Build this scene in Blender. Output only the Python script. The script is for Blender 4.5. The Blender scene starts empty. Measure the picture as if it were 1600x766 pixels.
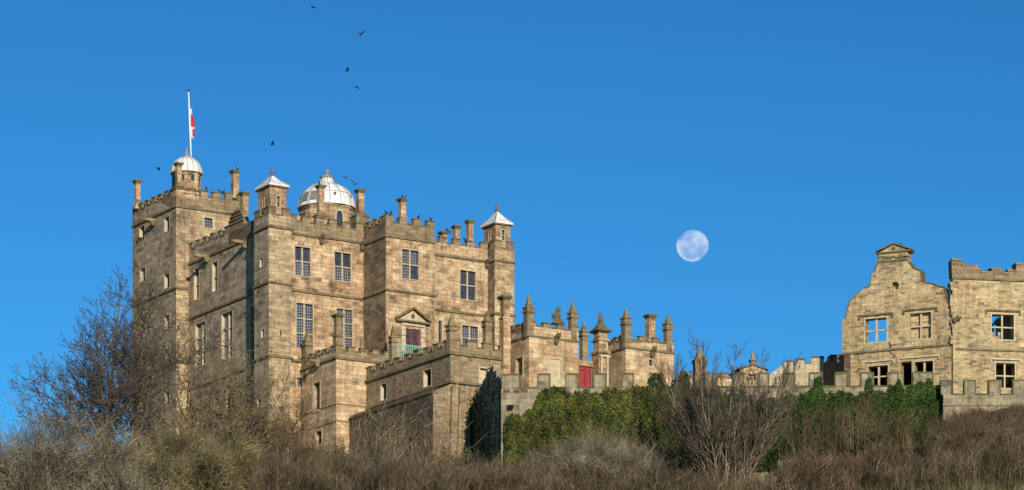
import bpy, math, random
import numpy as np
from mathutils import Vector, Matrix
random.seed(7)
SC = bpy.context.scene
COL = SC.collection
FOC, HOR = 5500.0, 1660.0        # focal length in photo pixels, photo row of the true horizon

# ------------------------------------------------------------------ camera
cd = bpy.data.cameras.new('camera'); cam = bpy.data.objects.new('camera', cd); COL.objects.link(cam)
cd.sensor_width = 36.0; cd.lens = 36.0*FOC/1600.0; cd.shift_y = (HOR-383.0)/1600.0
cd.clip_start = 1.0; cd.clip_end = 20000.0
cam.location = (0, 0, 0); cam.rotation_euler = (math.radians(90), 0, 0)
SC.camera = cam
# ------------------------------------------------------------------ sky and sun
SUN_AZ, SUN_EL = 14.0, 16.0      # degrees right of straight behind the camera, elevation
wd = bpy.data.worlds.new('World'); SC.world = wd; wd.use_nodes = True
nt = wd.node_tree; nt.nodes.clear()
wo = nt.nodes.new('ShaderNodeOutputWorld'); bg = nt.nodes.new('ShaderNodeBackground')
sky = nt.nodes.new('ShaderNodeTexSky'); sky.sky_type = 'NISHITA'; sky.sun_disc = False
sky.sun_elevation = math.radians(SUN_EL); sky.sun_rotation = math.radians(180-SUN_AZ)
sky.air_density = 1.0; sky.dust_density = 0.0; sky.ozone_density = 4.0; sky.altitude = 200
hs = nt.nodes.new('ShaderNodeGamma'); hs.inputs['Gamma'].default_value = 1.62      # deep polarised blue of a clear winter afternoon
sk = nt.nodes.new('ShaderNodeMix'); sk.data_type = 'RGBA'; sk.blend_type = 'MULTIPLY'; sk.inputs[0].default_value = 1.0; sk.inputs[7].default_value = (0.265, 0.437, 0.443, 1)
nt.links.new(sky.outputs[0], sk.inputs[6]); nt.links.new(sk.outputs[2], hs.inputs['Color']); nt.links.new(hs.outputs[0], bg.inputs[0]); nt.links.new(bg.outputs[0], wo.inputs[0])
bg.inputs[1].default_value = 0.13
sl = bpy.data.lights.new('sun', 'SUN'); sl.energy = 4.9; sl.angle = math.radians(0.5); sl.color = (1.0, 0.87, 0.68)
so = bpy.data.objects.new('sun', sl); COL.objects.link(so)
az, el = math.radians(SUN_AZ), math.radians(SUN_EL)
SUND = Vector((math.sin(az)*math.cos(el), -math.cos(az)*math.cos(el), math.sin(el)))
so.rotation_euler = SUND.to_track_quat('Z', 'Y').to_euler(); so.location = SUND*50
SC.view_settings.view_transform = 'Standard'; SC.view_settings.look = 'None'
SC.view_settings.exposure = 0.0; SC.view_settings.gamma = 1.0
SC.view_settings.use_curve_mapping = False

# ------------------------------------------------------------------ materials
def mat_new(name):
    m = bpy.data.materials.new(name); m.use_nodes = True
    t = m.node_tree; b = t.nodes['Principled BSDF']; return m, t, b
def ramp(t, stops):
    r = t.nodes.new('ShaderNodeValToRGB'); e = r.color_ramp.elements
    while len(e) < len(stops): e.new(0.5)
    for i, (p, c) in enumerate(stops):
        e[i].position = p; e[i].color = (c[0], c[1], c[2], 1) if not isinstance(c, (int, float)) else (c, c, c, 1)
    return r
def noise(t, vec, scale, detail=4, rough=0.6):
    n = t.nodes.new('ShaderNodeTexNoise'); n.inputs['Scale'].default_value = scale
    n.inputs['Detail'].default_value = detail; n.inputs['Roughness'].default_value = rough
    if vec is not None: t.links.new(vec, n.inputs['Vector'])
    return n
def mix(t, fac, a, b, mode='MIX'):
    m = t.nodes.new('ShaderNodeMix'); m.data_type = 'RGBA'; m.blend_type = mode
    for s, v in ((0, fac), (6, a), (7, b)):
        if isinstance(v, (int, float)): m.inputs[s].default_value = v
        elif isinstance(v, tuple): m.inputs[s].default_value = (v[0], v[1], v[2], 1)
        else: t.links.new(v, m.inputs[s])
    return m.outputs[2]
def mapping(t, vec, sc):
    m = t.nodes.new('ShaderNodeMapping'); m.inputs['Scale'].default_value = sc; t.links.new(vec, m.inputs['Vector']); return m.outputs[0]

def stone(name, tones, mortar, bw=0.62, bh=0.30, lichen=(0.12, 0.11, 0.06), lich=0.35, stain=0.55, patch=None, bump=0.5, msize=0.012, pp=0.5, jitter=1.0):
    m, t, b = mat_new(name)
    tc = t.nodes.new('ShaderNodeTexCoord'); uv = tc.outputs['UV']; ob = tc.outputs['Object']
    # slightly wobbly joints
    wn = noise(t, uv, 1.3, 2); wv = t.nodes.new('ShaderNodeVectorMath'); wv.operation = 'MULTIPLY_ADD'
    t.links.new(wn.outputs['Color'], wv.inputs[0]); wv.inputs[1].default_value = (0.10*jitter, 0.06*jitter, 0); t.links.new(uv, wv.inputs[2])
    br = t.nodes.new('ShaderNodeTexBrick'); t.links.new(wv.outputs[0], br.inputs['Vector'])
    br.inputs['Color1'].default_value = (0, 0, 0, 1); br.inputs['Color2'].default_value = (1, 1, 1, 1)
    br.inputs['Mortar'].default_value = (0.5, 0.5, 0.5, 1)
    br.inputs['Scale'].default_value = 1.0; br.inputs['Mortar Size'].default_value = msize; br.inputs['Mortar Smooth'].default_value = 0.3
    br.inputs['Brick Width'].default_value = bw; br.inputs['Row Height'].default_value = bh
    br.offset = 0.5; br.squash = 1.35; br.squash_frequency = 3
    n = len(tones)
    rp = ramp(t, [(i/(n-1)*0.9+0.05, c) for i, c in enumerate(tones)])
    # block value disturbed by mid-scale noise
    nm = noise(t, mapping(t, ob, (0.9, 0.9, 1.5)), 1.5, 6, 0.68); 
    a1 = t.nodes.new('ShaderNodeMath'); a1.operation = 'MULTIPLY_ADD'; a1.inputs[1].default_value = 0.66
    sb = t.nodes.new('ShaderNodeMath'); sb.operation = 'MULTIPLY_ADD'; sb.inputs[1].default_value = 1.7; sb.inputs[2].default_value = -0.62
    t.links.new(nm.outputs['Fac'], sb.inputs[0]); t.links.new(br.outputs['Color'], a1.inputs[0]); t.links.new(sb.outputs[0], a1.inputs[2])
    vo = t.nodes.new('ShaderNodeTexVoronoi'); vo.inputs['Scale'].default_value = 0.85; vo.inputs['Randomness'].default_value = 1.0
    vw = t.nodes.new('ShaderNodeVectorMath'); vw.operation = 'MULTIPLY_ADD'; vw.inputs[1].default_value = (0.9, 0.6, 0); t.links.new(noise(t, uv, 2.4, 4).outputs['Color'], vw.inputs[0]); t.links.new(mapping(t, uv, (0.8, 1.5, 1)), vw.inputs[2]); t.links.new(vw.outputs[0], vo.inputs['Vector'])
    sv = t.nodes.new('ShaderNodeSeparateColor'); t.links.new(vo.outputs['Color'], sv.inputs[0])
    a2 = t.nodes.new('ShaderNodeMath'); a2.operation = 'MULTIPLY_ADD'; a2.inputs[1].default_value = 0.30; t.links.new(sv.outputs[0], a2.inputs[0]); t.links.new(a1.outputs[0], a2.inputs[2])
    a3 = t.nodes.new('ShaderNodeMath'); a3.operation = 'SUBTRACT'; a3.inputs[1].default_value = 0.19; t.links.new(a2.outputs[0], a3.inputs[0])
    t.links.new(a3.outputs[0], rp.inputs[0])
    c = rp.outputs[0]
    # worn brown and grey patches wide across several blocks
    nl = noise(t, ob, 0.33, 6, 0.65); rl = ramp(t, [(0.40, 0.0), (0.62, 1.0)]); t.links.new(nl.outputs['Fac'], rl.inputs[0])
    mu = t.nodes.new('ShaderNodeMath'); mu.operation = 'MULTIPLY'; mu.inputs[1].default_value = stain; t.links.new(rl.outputs[0], mu.inputs[0])
    c = mix(t, mu.outputs[0], c, (0.56, 0.53, 0.50), 'MULTIPLY')
    if patch:
        npn = noise(t, mapping(t, ob, (1, 1, 1.7)), 0.8, 5, 0.7); r2 = ramp(t, [(0.56, 0.0), (0.66, 1.0)]); t.links.new(npn.outputs['Fac'], r2.inputs[0])
        m3 = t.nodes.new('ShaderNodeMath'); m3.operation = 'MULTIPLY'; m3.inputs[1].default_value = pp; t.links.new(r2.outputs[0], m3.inputs[0])
        c = mix(t, m3.outputs[0], c, patch)
    # run-down streaks
    ns = noise(t, mapping(t, ob, (2.6, 2.6, 0.22)), 1.0, 4, 0.6); r3 = ramp(t, [(0.50, 0.0), (0.66, 0.85)]); t.links.new(ns.outputs['Fac'], r3.inputs[0])
    c = mix(t, r3.outputs[0], c, (0.66, 0.61, 0.56), 'MULTIPLY')
    # lichen
    ng = noise(t, ob, 1.1, 8, 0.72); r4 = ramp(t, [(0.62-0.25*lich, 0.0), (0.80-0.25*lich, min(1.0, lich*1.6))]); t.links.new(ng.outputs['Fac'], r4.inputs[0])
    c = mix(t, r4.outputs[0], c, lichen)
    c = mix(t, br.outputs['Fac'], c, mix(t, 0.6, c, mortar))
    # fine grain
    nf = noise(t, ob, 4.5, 4, 0.75); r5 = ramp(t, [(0.33, 0.72), (0.5, 1.0), (0.68, 1.18)]); t.links.new(nf.outputs['Fac'], r5.inputs[0])
    c = mix(t, 1.0, c, r5.outputs[0], 'MULTIPLY')
    t.links.new(c, b.inputs['Base Color']); b.inputs['Roughness'].default_value = 0.92; b.inputs['Specular IOR Level'].default_value = 0.2
    hsum = t.nodes.new('ShaderNodeMath'); hsum.operation = 'MULTIPLY_ADD'; hsum.inputs[1].default_value = -1.0
    t.links.new(br.outputs['Fac'], hsum.inputs[0])
    ha = t.nodes.new('ShaderNodeMath'); ha.operation = 'MULTIPLY_ADD'; ha.inputs[1].default_value = 1.6
    n6 = noise(t, ob, 3.0, 6, 0.75); t.links.new(n6.outputs['Fac'], ha.inputs[0]); t.links.new(nm.outputs['Fac'], ha.inputs[2])
    t.links.new(ha.outputs[0], hsum.inputs[2])
    bp = t.nodes.new('ShaderNodeBump'); bp.inputs['Strength'].default_value = bump; bp.inputs['Distance'].default_value = 0.05
    t.links.new(hsum.outputs[0], bp.inputs['Height']); t.links.new(bp.outputs[0], b.inputs['Normal'])
    return m
def plain(name, col, rough=0.7, var=0.25, scale=3.0, metal=0.0, stretch=(1, 1, 1), col2=None, spec=0.4):
    m, t, b = mat_new(name); tc = t.nodes.new('ShaderNodeTexCoord')
    n = noise(t, mapping(t, tc.outputs['Object'], stretch), scale, 5, 0.65)
    c2 = col2 or tuple(x*(1-var) for x in col); c1 = tuple(min(1, x*(1+var*0.6)) for x in col)
    r = ramp(t, [(0.32, c2), (0.68, c1)]); t.links.new(n.outputs['Fac'], r.inputs[0]); t.links.new(r.outputs[0], b.inputs['Base Color'])
    b.inputs['Roughness'].default_value = rough; b.inputs['Metallic'].default_value = metal; b.inputs['Specular IOR Level'].default_value = spec
    return m
def leafmat(name, cols, rough=0.55, lo=0.45, hi=1.5):
    m, t, b = mat_new(name); g = t.nodes.new('ShaderNodeNewGeometry')
    n = len(cols); r = ramp(t, [(i/max(1, n-1), c) for i, c in enumerate(cols)])
    t.links.new(g.outputs['Random Per Island'], r.inputs[0])
    tc = t.nodes.new('ShaderNodeTexCoord'); nn = noise(t, tc.outputs['Object'], 0.55, 4, 0.6); r2 = ramp(t, [(0.36, lo), (0.5, 0.95), (0.64, hi)]); t.links.new(nn.outputs['Fac'], r2.inputs[0])
    t.links.new(mix(t, 1.0, r.outputs[0], r2.outputs[0], 'MULTIPLY'), b.inputs['Base Color'])
    b.inputs['Roughness'].default_value = rough; b.inputs['Specular IOR Level'].default_value = 0.3
    return m
TONES = [(0.19, 0.14, 0.09), (0.32, 0.235, 0.15), (0.44, 0.31, 0.195), (0.55, 0.355, 0.225), (0.51, 0.38, 0.235), (0.63, 0.465, 0.285), (0.74, 0.595, 0.40)]
M = {}
M['wall'] = stone('keep_ashlar', TONES, (0.17, 0.13, 0.09), lich=0.18, patch=(0.60, 0.49, 0.32), stain=0.75)
TGREY = [(0.20, 0.165, 0.115), (0.30, 0.245, 0.165), (0.41, 0.305, 0.20), (0.46, 0.345, 0.225), (0.52, 0.42, 0.27), (0.58, 0.47, 0.31)]
TPALE = [(0.24, 0.18, 0.11), (0.41, 0.295, 0.19), (0.55, 0.365, 0.24), (0.57, 0.42, 0.27), (0.62, 0.50, 0.31), (0.72, 0.60, 0.40)]
M['wall_grey'] = stone('lichened_ashlar', TGREY, (0.17, 0.14, 0.09), lich=0.38, lichen=(0.20, 0.18, 0.10), patch=(0.50, 0.42, 0.28), stain=0.6)
M['wall_pale'] = stone('mottled_pale_ashlar', TPALE, (0.19, 0.15, 0.10), lich=0.22, patch=(0.22, 0.175, 0.12), pp=0.75, stain=0.65)
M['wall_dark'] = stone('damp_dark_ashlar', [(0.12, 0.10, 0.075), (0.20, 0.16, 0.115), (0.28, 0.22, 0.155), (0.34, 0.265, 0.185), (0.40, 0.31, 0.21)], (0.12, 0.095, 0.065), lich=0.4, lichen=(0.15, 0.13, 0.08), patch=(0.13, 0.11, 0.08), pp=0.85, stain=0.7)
M['wall_dim'] = stone('dim_side_ashlar', [(0.19, 0.155, 0.12), (0.36, 0.28, 0.21), (0.45, 0.35, 0.25), (0.51, 0.40, 0.285), (0.58, 0.47, 0.33)], (0.20, 0.16, 0.12), lich=0.2, patch=(0.22, 0.18, 0.145), pp=0.7, stain=0.5)  # left-face copy of the ashlar: soot plus some shade put into the tones
M['parapet'] = stone('lichened_parapet', [(0.19, 0.15, 0.10), (0.27, 0.21, 0.135), (0.33, 0.255, 0.16), (0.38, 0.30, 0.19)], (0.12, 0.10, 0.07), lich=0.45, lichen=(0.15, 0.13, 0.065), stain=0.5)
M['coping'] = plain('coping_stone', (0.155, 0.135, 0.075), 0.95, 0.45, 2.5, spec=0.1)
M['string'] = plain('string_stone', (0.20, 0.165, 0.10), 0.95, 0.5, 1.8, spec=0.1)
M['trim'] = plain('window_dressing', (0.52, 0.44, 0.31), 0.9, 0.3, 2.5, spec=0.1)
M['lodge'] = stone('lodge_ashlar', TONES[1:]+[(0.60, 0.44, 0.26)], (0.2, 0.15, 0.1), bw=0.8, bh=0.36, lich=0.15, patch=(0.28, 0.21, 0.15), stain=0.45, pp=0.6)
M['rubble'] = stone('terrace_rubble', [(0.17, 0.135, 0.09), (0.29, 0.225, 0.14), (0.38, 0.29, 0.18), (0.46, 0.36, 0.23)], (0.24, 0.19, 0.125), bw=0.34, bh=0.17, lich=0.2, stain=0.5, msize=0.02, jitter=1.6)
M['soot_shade'] = stone('soot_shade_stone', [(0.07, 0.055, 0.045), (0.12, 0.095, 0.07), (0.17, 0.13, 0.095), (0.22, 0.175, 0.12)], (0.07, 0.055, 0.04), bw=0.4, bh=0.2, lich=0.3, stain=0.7)  # plinth soot; the same dark tone doubles as painted shade on the link wall
M['ruin'] = stone('ruin_coursed_stone', [(0.19, 0.15, 0.10), (0.34, 0.27, 0.17), (0.45, 0.36, 0.22), (0.54, 0.43, 0.26), (0.60, 0.45, 0.23), (0.66, 0.55, 0.36)], (0.26, 0.21, 0.14), bw=0.42, bh=0.16, lich=0.22, patch=(0.30, 0.26, 0.19), stain=0.7, msize=0.012, jitter=1.5, pp=0.8)
M['retain'] = stone('retaining_ashlar', [(0.16, 0.14, 0.105), (0.26, 0.23, 0.165), (0.33, 0.29, 0.21), (0.40, 0.35, 0.25)], (0.14, 0.13, 0.10), bw=0.9, bh=0.42, lich=0.35, lichen=(0.10, 0.11, 0.05), stain=0.5)
M['moss'] = plain('mossy_edge', (0.13, 0.13, 0.065), 0.95, 0.4, 3.0, spec=0.1)
M['cream'] = stone('cream_garden_wall', [(0.42, 0.36, 0.25), (0.50, 0.43, 0.30), (0.56, 0.48, 0.34)], (0.36, 0.30, 0.2), bw=0.7, bh=0.3, lich=0.1, stain=0.25)
M['lead'] = plain('white_lead', (0.78, 0.78, 0.79), 0.45, 0.30, 2.2, stretch=(1.6, 1.6, 0.35))
M['rooflight'] = plain('grey_rooflight', (0.22, 0.22, 0.22), 0.35, 0.3, 3.0)
M['keys_dark'] = leafmat('dark_seed_bunches', [(0.05, 0.03, 0.025), (0.09, 0.05, 0.035), (0.13, 0.07, 0.045)], 0.8)
M['leadrib'] = plain('lead_roll', (0.27, 0.27, 0.29), 0.5, 0.3, 3.0)
M['rust'] = plain('rusty_stain', (0.20, 0.13, 0.09), 0.9, 0.4, 4.0)
M['carve'] = plain('carved_stone', (0.15, 0.12, 0.085), 0.95, 0.45, 4.0, spec=0.1)
M['iron'] = plain('dark_iron', (0.03, 0.03, 0.035), 0.6, 0.3, 4.0)
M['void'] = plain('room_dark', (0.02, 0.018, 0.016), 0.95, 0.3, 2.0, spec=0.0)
M['pipe'] = plain('cream_downpipe', (0.55, 0.50, 0.42), 0.5, 0.15, 3.0)
M['red'] = plain('red_paint', (0.22, 0.03, 0.035), 0.5, 0.25, 3.0)
M['redgate'] = plain('red_gate_paint', (0.30, 0.035, 0.04), 0.55, 0.2, 3.0)
M['teal'] = plain('turquoise_paint', (0.30, 0.50, 0.43), 0.5, 0.2, 3.0)
M['lattice'] = plain('lead_cames', (0.34, 0.38, 0.44), 0.5, 0.2, 3.0)
M['white'] = plain('white_paint', (0.82, 0.82, 0.80), 0.35, 0.06, 2.0)
M['bird'] = plain('black_feather', (0.018, 0.018, 0.022), 0.5, 0.3, 6.0)
M['flagred'] = plain('flag_red', (0.62, 0.03, 0.05), 0.8, 0.15, 5.0); M['flagwhite'] = plain('flag_white', (0.78, 0.78, 0.80), 0.8, 0.08, 5.0)
m, t, b = mat_new('window_glass'); tc = t.nodes.new('ShaderNodeTexCoord')
n = noise(t, tc.outputs['Object'], 5.0, 2); r = ramp(t, [(0.35, (0.028, 0.032, 0.042)), (0.65, (0.06, 0.066, 0.08))]); t.links.new(n.outputs['Fac'], r.inputs[0]); t.links.new(r.outputs[0], b.inputs['Base Color'])
b.inputs['Roughness'].default_value = 0.16; b.inputs['Specular IOR Level'].default_value = 0.5
bp = t.nodes.new('ShaderNodeBump'); bp.inputs['Strength'].default_value = 0.25; bp.inputs['Distance'].default_value = 0.02; n2 = noise(t, tc.outputs['Object'], 3.0, 2); t.links.new(n2.outputs['Fac'], bp.inputs['Height']); t.links.new(bp.outputs[0], b.inputs['Normal'])
M['glass'] = m
M['bark'] = plain('grey_bark', (0.13, 0.11, 0.085), 0.9, 0.45, 1.5, spec=0.1)
M['barkpale'] = plain('pale_bark', (0.27, 0.22, 0.155), 0.9, 0.4, 1.0, spec=0.1)
M['barkgreen'] = plain('olive_bark', (0.15, 0.125, 0.075), 0.9, 0.4, 1.0, spec=0.1)
M['keys'] = leafmat('dry_leaves', [(0.13, 0.075, 0.045), (0.22, 0.13, 0.07), (0.10, 0.06, 0.045)], 0.8)
M['catkin'] = leafmat('grey_buds', [(0.28, 0.24, 0.20), (0.40, 0.35, 0.29), (0.20, 0.17, 0.14)], 0.8)
M['ivy_gold'] = leafmat('sunny_ivy', [(0.05, 0.08, 0.013), (0.10, 0.135, 0.02), (0.17, 0.17, 0.03), (0.20, 0.14, 0.045), (0.07, 0.12, 0.017)], lo=0.5, hi=1.25)
M['ivy_green'] = leafmat('green_ivy', [(0.02, 0.048, 0.010), (0.045, 0.09, 0.018), (0.08, 0.135, 0.028), (0.03, 0.065, 0.014)], lo=0.55, hi=1.3)
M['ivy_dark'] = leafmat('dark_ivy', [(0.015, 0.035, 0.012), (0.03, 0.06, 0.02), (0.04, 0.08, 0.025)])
for k, cc in (('scrub_brown', [(0.05, 0.034, 0.024), (0.16, 0.10, 0.062), (0.22, 0.145, 0.09), (0.10, 0.085, 0.045), (0.26, 0.20, 0.13), (0.08, 0.055, 0.035), (0.15, 0.13, 0.07)]), ('scrub_grey', [(0.10, 0.085, 0.06), (0.22, 0.19, 0.13), (0.33, 0.29, 0.21)]),
              ('scrub_olive', [(0.09, 0.08, 0.035), (0.19, 0.165, 0.08), (0.30, 0.25, 0.14), (0.13, 0.12, 0.06)]), ('scrub_pale', [(0.30, 0.24, 0.16), (0.24, 0.19, 0.13)])):
    M[k] = leafmat(k, cc, 0.9, lo=0.25, hi=1.9)
m, t, b = mat_new('hillside'); tc = t.nodes.new('ShaderNodeTexCoord')
n = noise(t, tc.outputs['Object'], 0.35, 8, 0.7); r = ramp(t, [(0.3, (0.05, 0.038, 0.022)), (0.5, (0.11, 0.08, 0.045)), (0.62, (0.09, 0.09, 0.035)), (0.75, (0.16, 0.12, 0.07))]); t.links.new(n.outputs['Fac'], r.inputs[0]); t.links.new(r.outputs[0], b.inputs['Base Color']); b.inputs['Roughness'].default_value = 1.0
M['soil'] = m
m, t, b = mat_new('courtyard_gravel'); b.inputs['Base Color'].default_value = (0.22, 0.19, 0.14, 1); b.inputs['Roughness'].default_value = 1.0
tc = t.nodes.new('ShaderNodeTexCoord'); n = noise(t, tc.outputs['Object'], 3.0, 6); r = ramp(t, [(0.3, (0.14, 0.12, 0.08)), (0.7, (0.25, 0.21, 0.15))]); t.links.new(n.outputs['Fac'], r.inputs[0]); t.links.new(r.outputs[0], b.inputs['Base Color'])
M['gravel'] = m

# ------------------------------------------------------------------ mesh builder
class MB:
    def __init__(s): s.v = []; s.f = []; s.m = []
    def add(s, vs, fs, mi=0):
        o = len(s.v); s.v.extend([tuple(p) for p in vs]); s.f.extend([tuple(i+o for i in f) for f in fs]); s.m.extend([mi]*len(fs))
    def box(s, x0, x1, y0, y1, z0, z1, mi=0, j=0.0):
        if x0 > x1: x0, x1 = x1, x0
        if y0 > y1: y0, y1 = y1, y0
        if z0 > z1: z0, z1 = z1, z0
        vs = [(x, y, z) for z in (z0, z1) for y in (y0, y1) for x in (x0, x1)]
        if j: vs = [(x+random.uniform(-j, j), y+random.uniform(-j, j), z+(random.uniform(-j, j) if i > 3 else 0)) for i, (x, y, z) in enumerate(vs)]
        s.add(vs, [(0, 2, 3, 1), (4, 5, 7, 6), (0, 1, 5, 4), (2, 6, 7, 3), (0, 4, 6, 2), (1, 3, 7, 5)], mi)
    def quad(s, a, b, c, d, mi=0): s.add([a, b, c, d], [(0, 1, 2, 3)], mi)
    def frust(s, cx, cy, z0, z1, w0, w1, mi=0, d0=None, d1=None):
        d0 = w0 if d0 is None else d0; d1 = w1 if d1 is None else d1
        vs = []
        for z, w, d in ((z0, w0, d0), (z1, w1, d1)):
            for sx, sy in ((-1, -1), (1, -1), (1, 1), (-1, 1)): vs.append((cx+sx*w/2, cy+sy*d/2, z))
        s.add(vs, [(3, 2, 1, 0), (4, 5, 6, 7), (0, 1, 5, 4), (1, 2, 6, 5), (2, 3, 7, 6), (3, 0, 4, 7)], mi)
    def lathe(s, cx, cy, prof, n=16, mi=0, ph=0.0):
        vs = []; fs = []
        for r, z in prof:
            for k in range(n):
                a = ph+2*math.pi*k/n; vs.append((cx+r*math.cos(a), cy+r*math.sin(a), z))
        for i in range(len(prof)-1):
            for k in range(n):
                fs.append((i*n+k, i*n+(k+1) % n, (i+1)*n+(k+1) % n, (i+1)*n+k))
        fs.append(tuple(range(n))[::-1]); fs.append(tuple((len(prof)-1)*n+k for k in range(n)))
        s.add(vs, fs, mi)
    def prism(s, pts, ext, mi=0):
        """pts: loop of 3D points, ext: extrusion vector"""
        n = len(pts); e = Vector(ext); vs = [Vector(p) for p in pts]+[Vector(p)+e for p in pts]
        fs = [tuple(range(n)), tuple(range(2*n-1, n-1, -1))]+[(i, i+n, (i+1) % n+n, (i+1) % n) for i in range(n)]
        s.add(vs, fs, mi)
    def tube(s, pts, rads, n=5, mi=0):
        pts = [Vector(p) for p in pts]; vs = []; fs = []
        for i, p in enumerate(pts):
            d = (pts[min(i+1, len(pts)-1)]-pts[max(i-1, 0)]).normalized()
            a = Vector((0, 0, 1)) if abs(d.z) < 0.9 else Vector((1, 0, 0))
            u = d.cross(a).normalized(); w = d.cross(u)
            for k in range(n):
                t_ = 2*math.pi*k/n; vs.append(p+(u*math.cos(t_)+w*math.sin(t_))*rads[i])
        for i in range(len(pts)-1):
            for k in range(n): fs.append((i*n+k, i*n+(k+1) % n, (i+1)*n+(k+1) % n, (i+1)*n+k))
        fs.append(tuple(range(n))[::-1]); fs.append(tuple((len(pts)-1)*n+k for k in range(n)))
        s.add(vs, fs, mi)
    def ball(s, c, r, n=10, mi=0, rot=None, tilt=0):
        rx, ry, rz = r if isinstance(r, tuple) else (r, r, r)
        R = Matrix.Rotation(tilt, 3, 'Y') if tilt else Matrix.Identity(3)
        vs = []; fs = []; h = n//2+1
        for i in range(h+1):
            t_ = math.pi*i/h
            for k in range(n):
                a = 2*math.pi*k/n; q = R @ Vector((rx*math.sin(t_)*math.cos(a), ry*math.sin(t_)*math.sin(a), rz*math.cos(t_)))
                vs.append(Vector(c)+q)
        for i in range(h):
            for k in range(n): fs.append(((i+1)*n+k, (i+1)*n+(k+1) % n, i*n+(k+1) % n, i*n+k))
        s.add(vs, fs, mi)
    def panel(s, P, a0, a1, z0, z1, holes, depth, mi=0, flip=False):
        """wall face with rectangular holes and reveals; P(a,z,d)->point"""
        A = sorted(set([a0, a1]+[min(max(h[i], a0), a1) for h in holes for i in (0, 1)]))
        Z = sorted(set([z0, z1]+[min(max(h[i], z0), z1) for h in holes for i in (2, 3)]))
        def q(p):
            s.quad(*(p[::-1] if flip else p), mi)
        for i in range(len(A)-1):
            for k in range(len(Z)-1):
                ca, cz = (A[i]+A[i+1])/2, (Z[k]+Z[k+1])/2
                if any(h[0] < ca < h[1] and h[2] < cz < h[3] for h in holes): continue
                q([P(A[i], Z[k], 0), P(A[i+1], Z[k], 0), P(A[i+1], Z[k+1], 0), P(A[i], Z[k+1], 0)])
        for h in holes:
            b0, b1, c0, c1 = h[:4]
            q([P(b0, c0, 0), P(b0, c0, depth), P(b0, c1, depth), P(b0, c1, 0)][::-1])
            q([P(b1, c0, 0), P(b1, c0, depth), P(b1, c1, depth), P(b1, c1, 0)])
            q([P(b0, c0, 0), P(b1, c0, 0), P(b1, c0, depth), P(b0, c0, depth)][::-1])
            q([P(b0, c1, 0), P(b1, c1, 0), P(b1, c1, depth), P(b0, c1, depth)])
    def build(s, name, mats, parent=None, frame=None, smooth=False, loc=None):
        me = bpy.data.meshes.new(name); me.from_pydata(s.v, [], s.f)
        if not isinstance(mats, (list, tuple)): mats = [mats]
        for mm in mats: me.materials.append(M[mm] if isinstance(mm, str) else mm)
        me.polygons.foreach_set('material_index', s.m)
        if smooth: me.polygons.foreach_set('use_smooth', [True]*len(s.f))
        uvl = me.uv_layers.new(name='uv'); nl = len(me.loops); nv = len(me.vertices)
        co = np.empty(nv*3); me.vertices.foreach_get('co', co); co = co.reshape(-1, 3)
        li = np.empty(nl, dtype=np.int32); me.loops.foreach_get('vertex_index', li)
        npoly = len(me.polygons); nr = np.empty(npoly*3); me.polygons.foreach_get('normal', nr); nr = np.abs(nr.reshape(-1, 3))
        lt = np.empty(npoly, dtype=np.int32); me.polygons.foreach_get('loop_total', lt)
        pn = np.repeat(nr, lt, axis=0); c = co[li]
        top = pn[:, 2] > 0.8; xs = (~top) & (pn[:, 0] > pn[:, 1])
        u = np.where(xs, c[:, 1]+0.31, c[:, 0]); v = np.where(top, c[:, 1], c[:, 2])
        uvl.data.foreach_set('uv', np.stack([u, v], 1).ravel())
        o = bpy.data.objects.new(name, me); COL.objects.link(o)
        if parent is not None:
            o.parent = parent
            if frame is not None: o.matrix_basis = frame
        elif loc is not None: o.location = loc
        return o
def tag(o, label=None, cat=None, group=None, kind=None):
    if label: o['label'] = label
    if cat: o['category'] = cat
    if group: o['group'] = group
    if kind: o['kind'] = kind
    return o
def W(px, py, Y): return Vector(((px-800)/FOC*Y, Y, (HOR-py)/FOC*Y))

class Fr:
    """building frame: local x runs along the right-hand faces, local y along the left-hand faces away from the viewer"""
    def __init__(s, px, Y, deg, zb):
        s.ox = (px-800)/FOC*Y; s.oy = Y; s.zb = zb; s.deg = deg; a = math.radians(deg)
        s.e1 = (math.cos(a), math.sin(a)); s.e2 = (-math.sin(a), math.cos(a))
        s.mat = Matrix.Translation((s.ox, s.oy, zb)) @ Matrix.Rotation(a, 4, 'Z')
    def w(s, x, y): return (s.ox+x*s.e1[0]+y*s.e2[0], s.oy+x*s.e1[1]+y*s.e2[1])
    def X(s, px, y):
        u = (px-800)/FOC; return (u*(s.oy+y*s.e2[1])-s.ox-y*s.e2[0])/(s.e1[0]-u*s.e1[1])
    def Y(s, px, x):
        u = (px-800)/FOC; return (u*(s.oy+x*s.e1[1])-s.ox-x*s.e1[0])/(s.e2[0]-u*s.e2[1])
    def Z(s, py, x, y): return (HOR-py)/FOC*s.w(x, y)[1]-s.zb
    def hF(s, y, p0, p1, q0, q1):     # hole on a front face at local y
        a0, a1 = s.X(p0, y), s.X(p1, y); return (a0, a1, s.Z(q1, a0, y), s.Z(q0, a0, y))
    def hL(s, x, p0, p1, q0, q1):     # hole on a left face at local x (photo row taken at its left edge)
        b1, b0 = s.Y(p0, x), s.Y(p1, x); return (b0, b1, s.Z(q1, x, b1), s.Z(q0, x, b1))
    def empty(s, name, label, cat, group=None):
        o = bpy.data.objects.new(name, None); COL.objects.link(o); o.location = (s.ox, s.oy, s.zb); o.rotation_euler = (0, 0, math.radians(s.deg)); o.empty_display_size = 0.5
        return tag(o, label, cat, group)
    def inroot(s, root):              # matrix of this frame relative to a root object
        rm = Matrix.Translation(root.location) @ root.rotation_euler.to_matrix().to_4x4()
        return rm.inverted() @ s.mat

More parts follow.
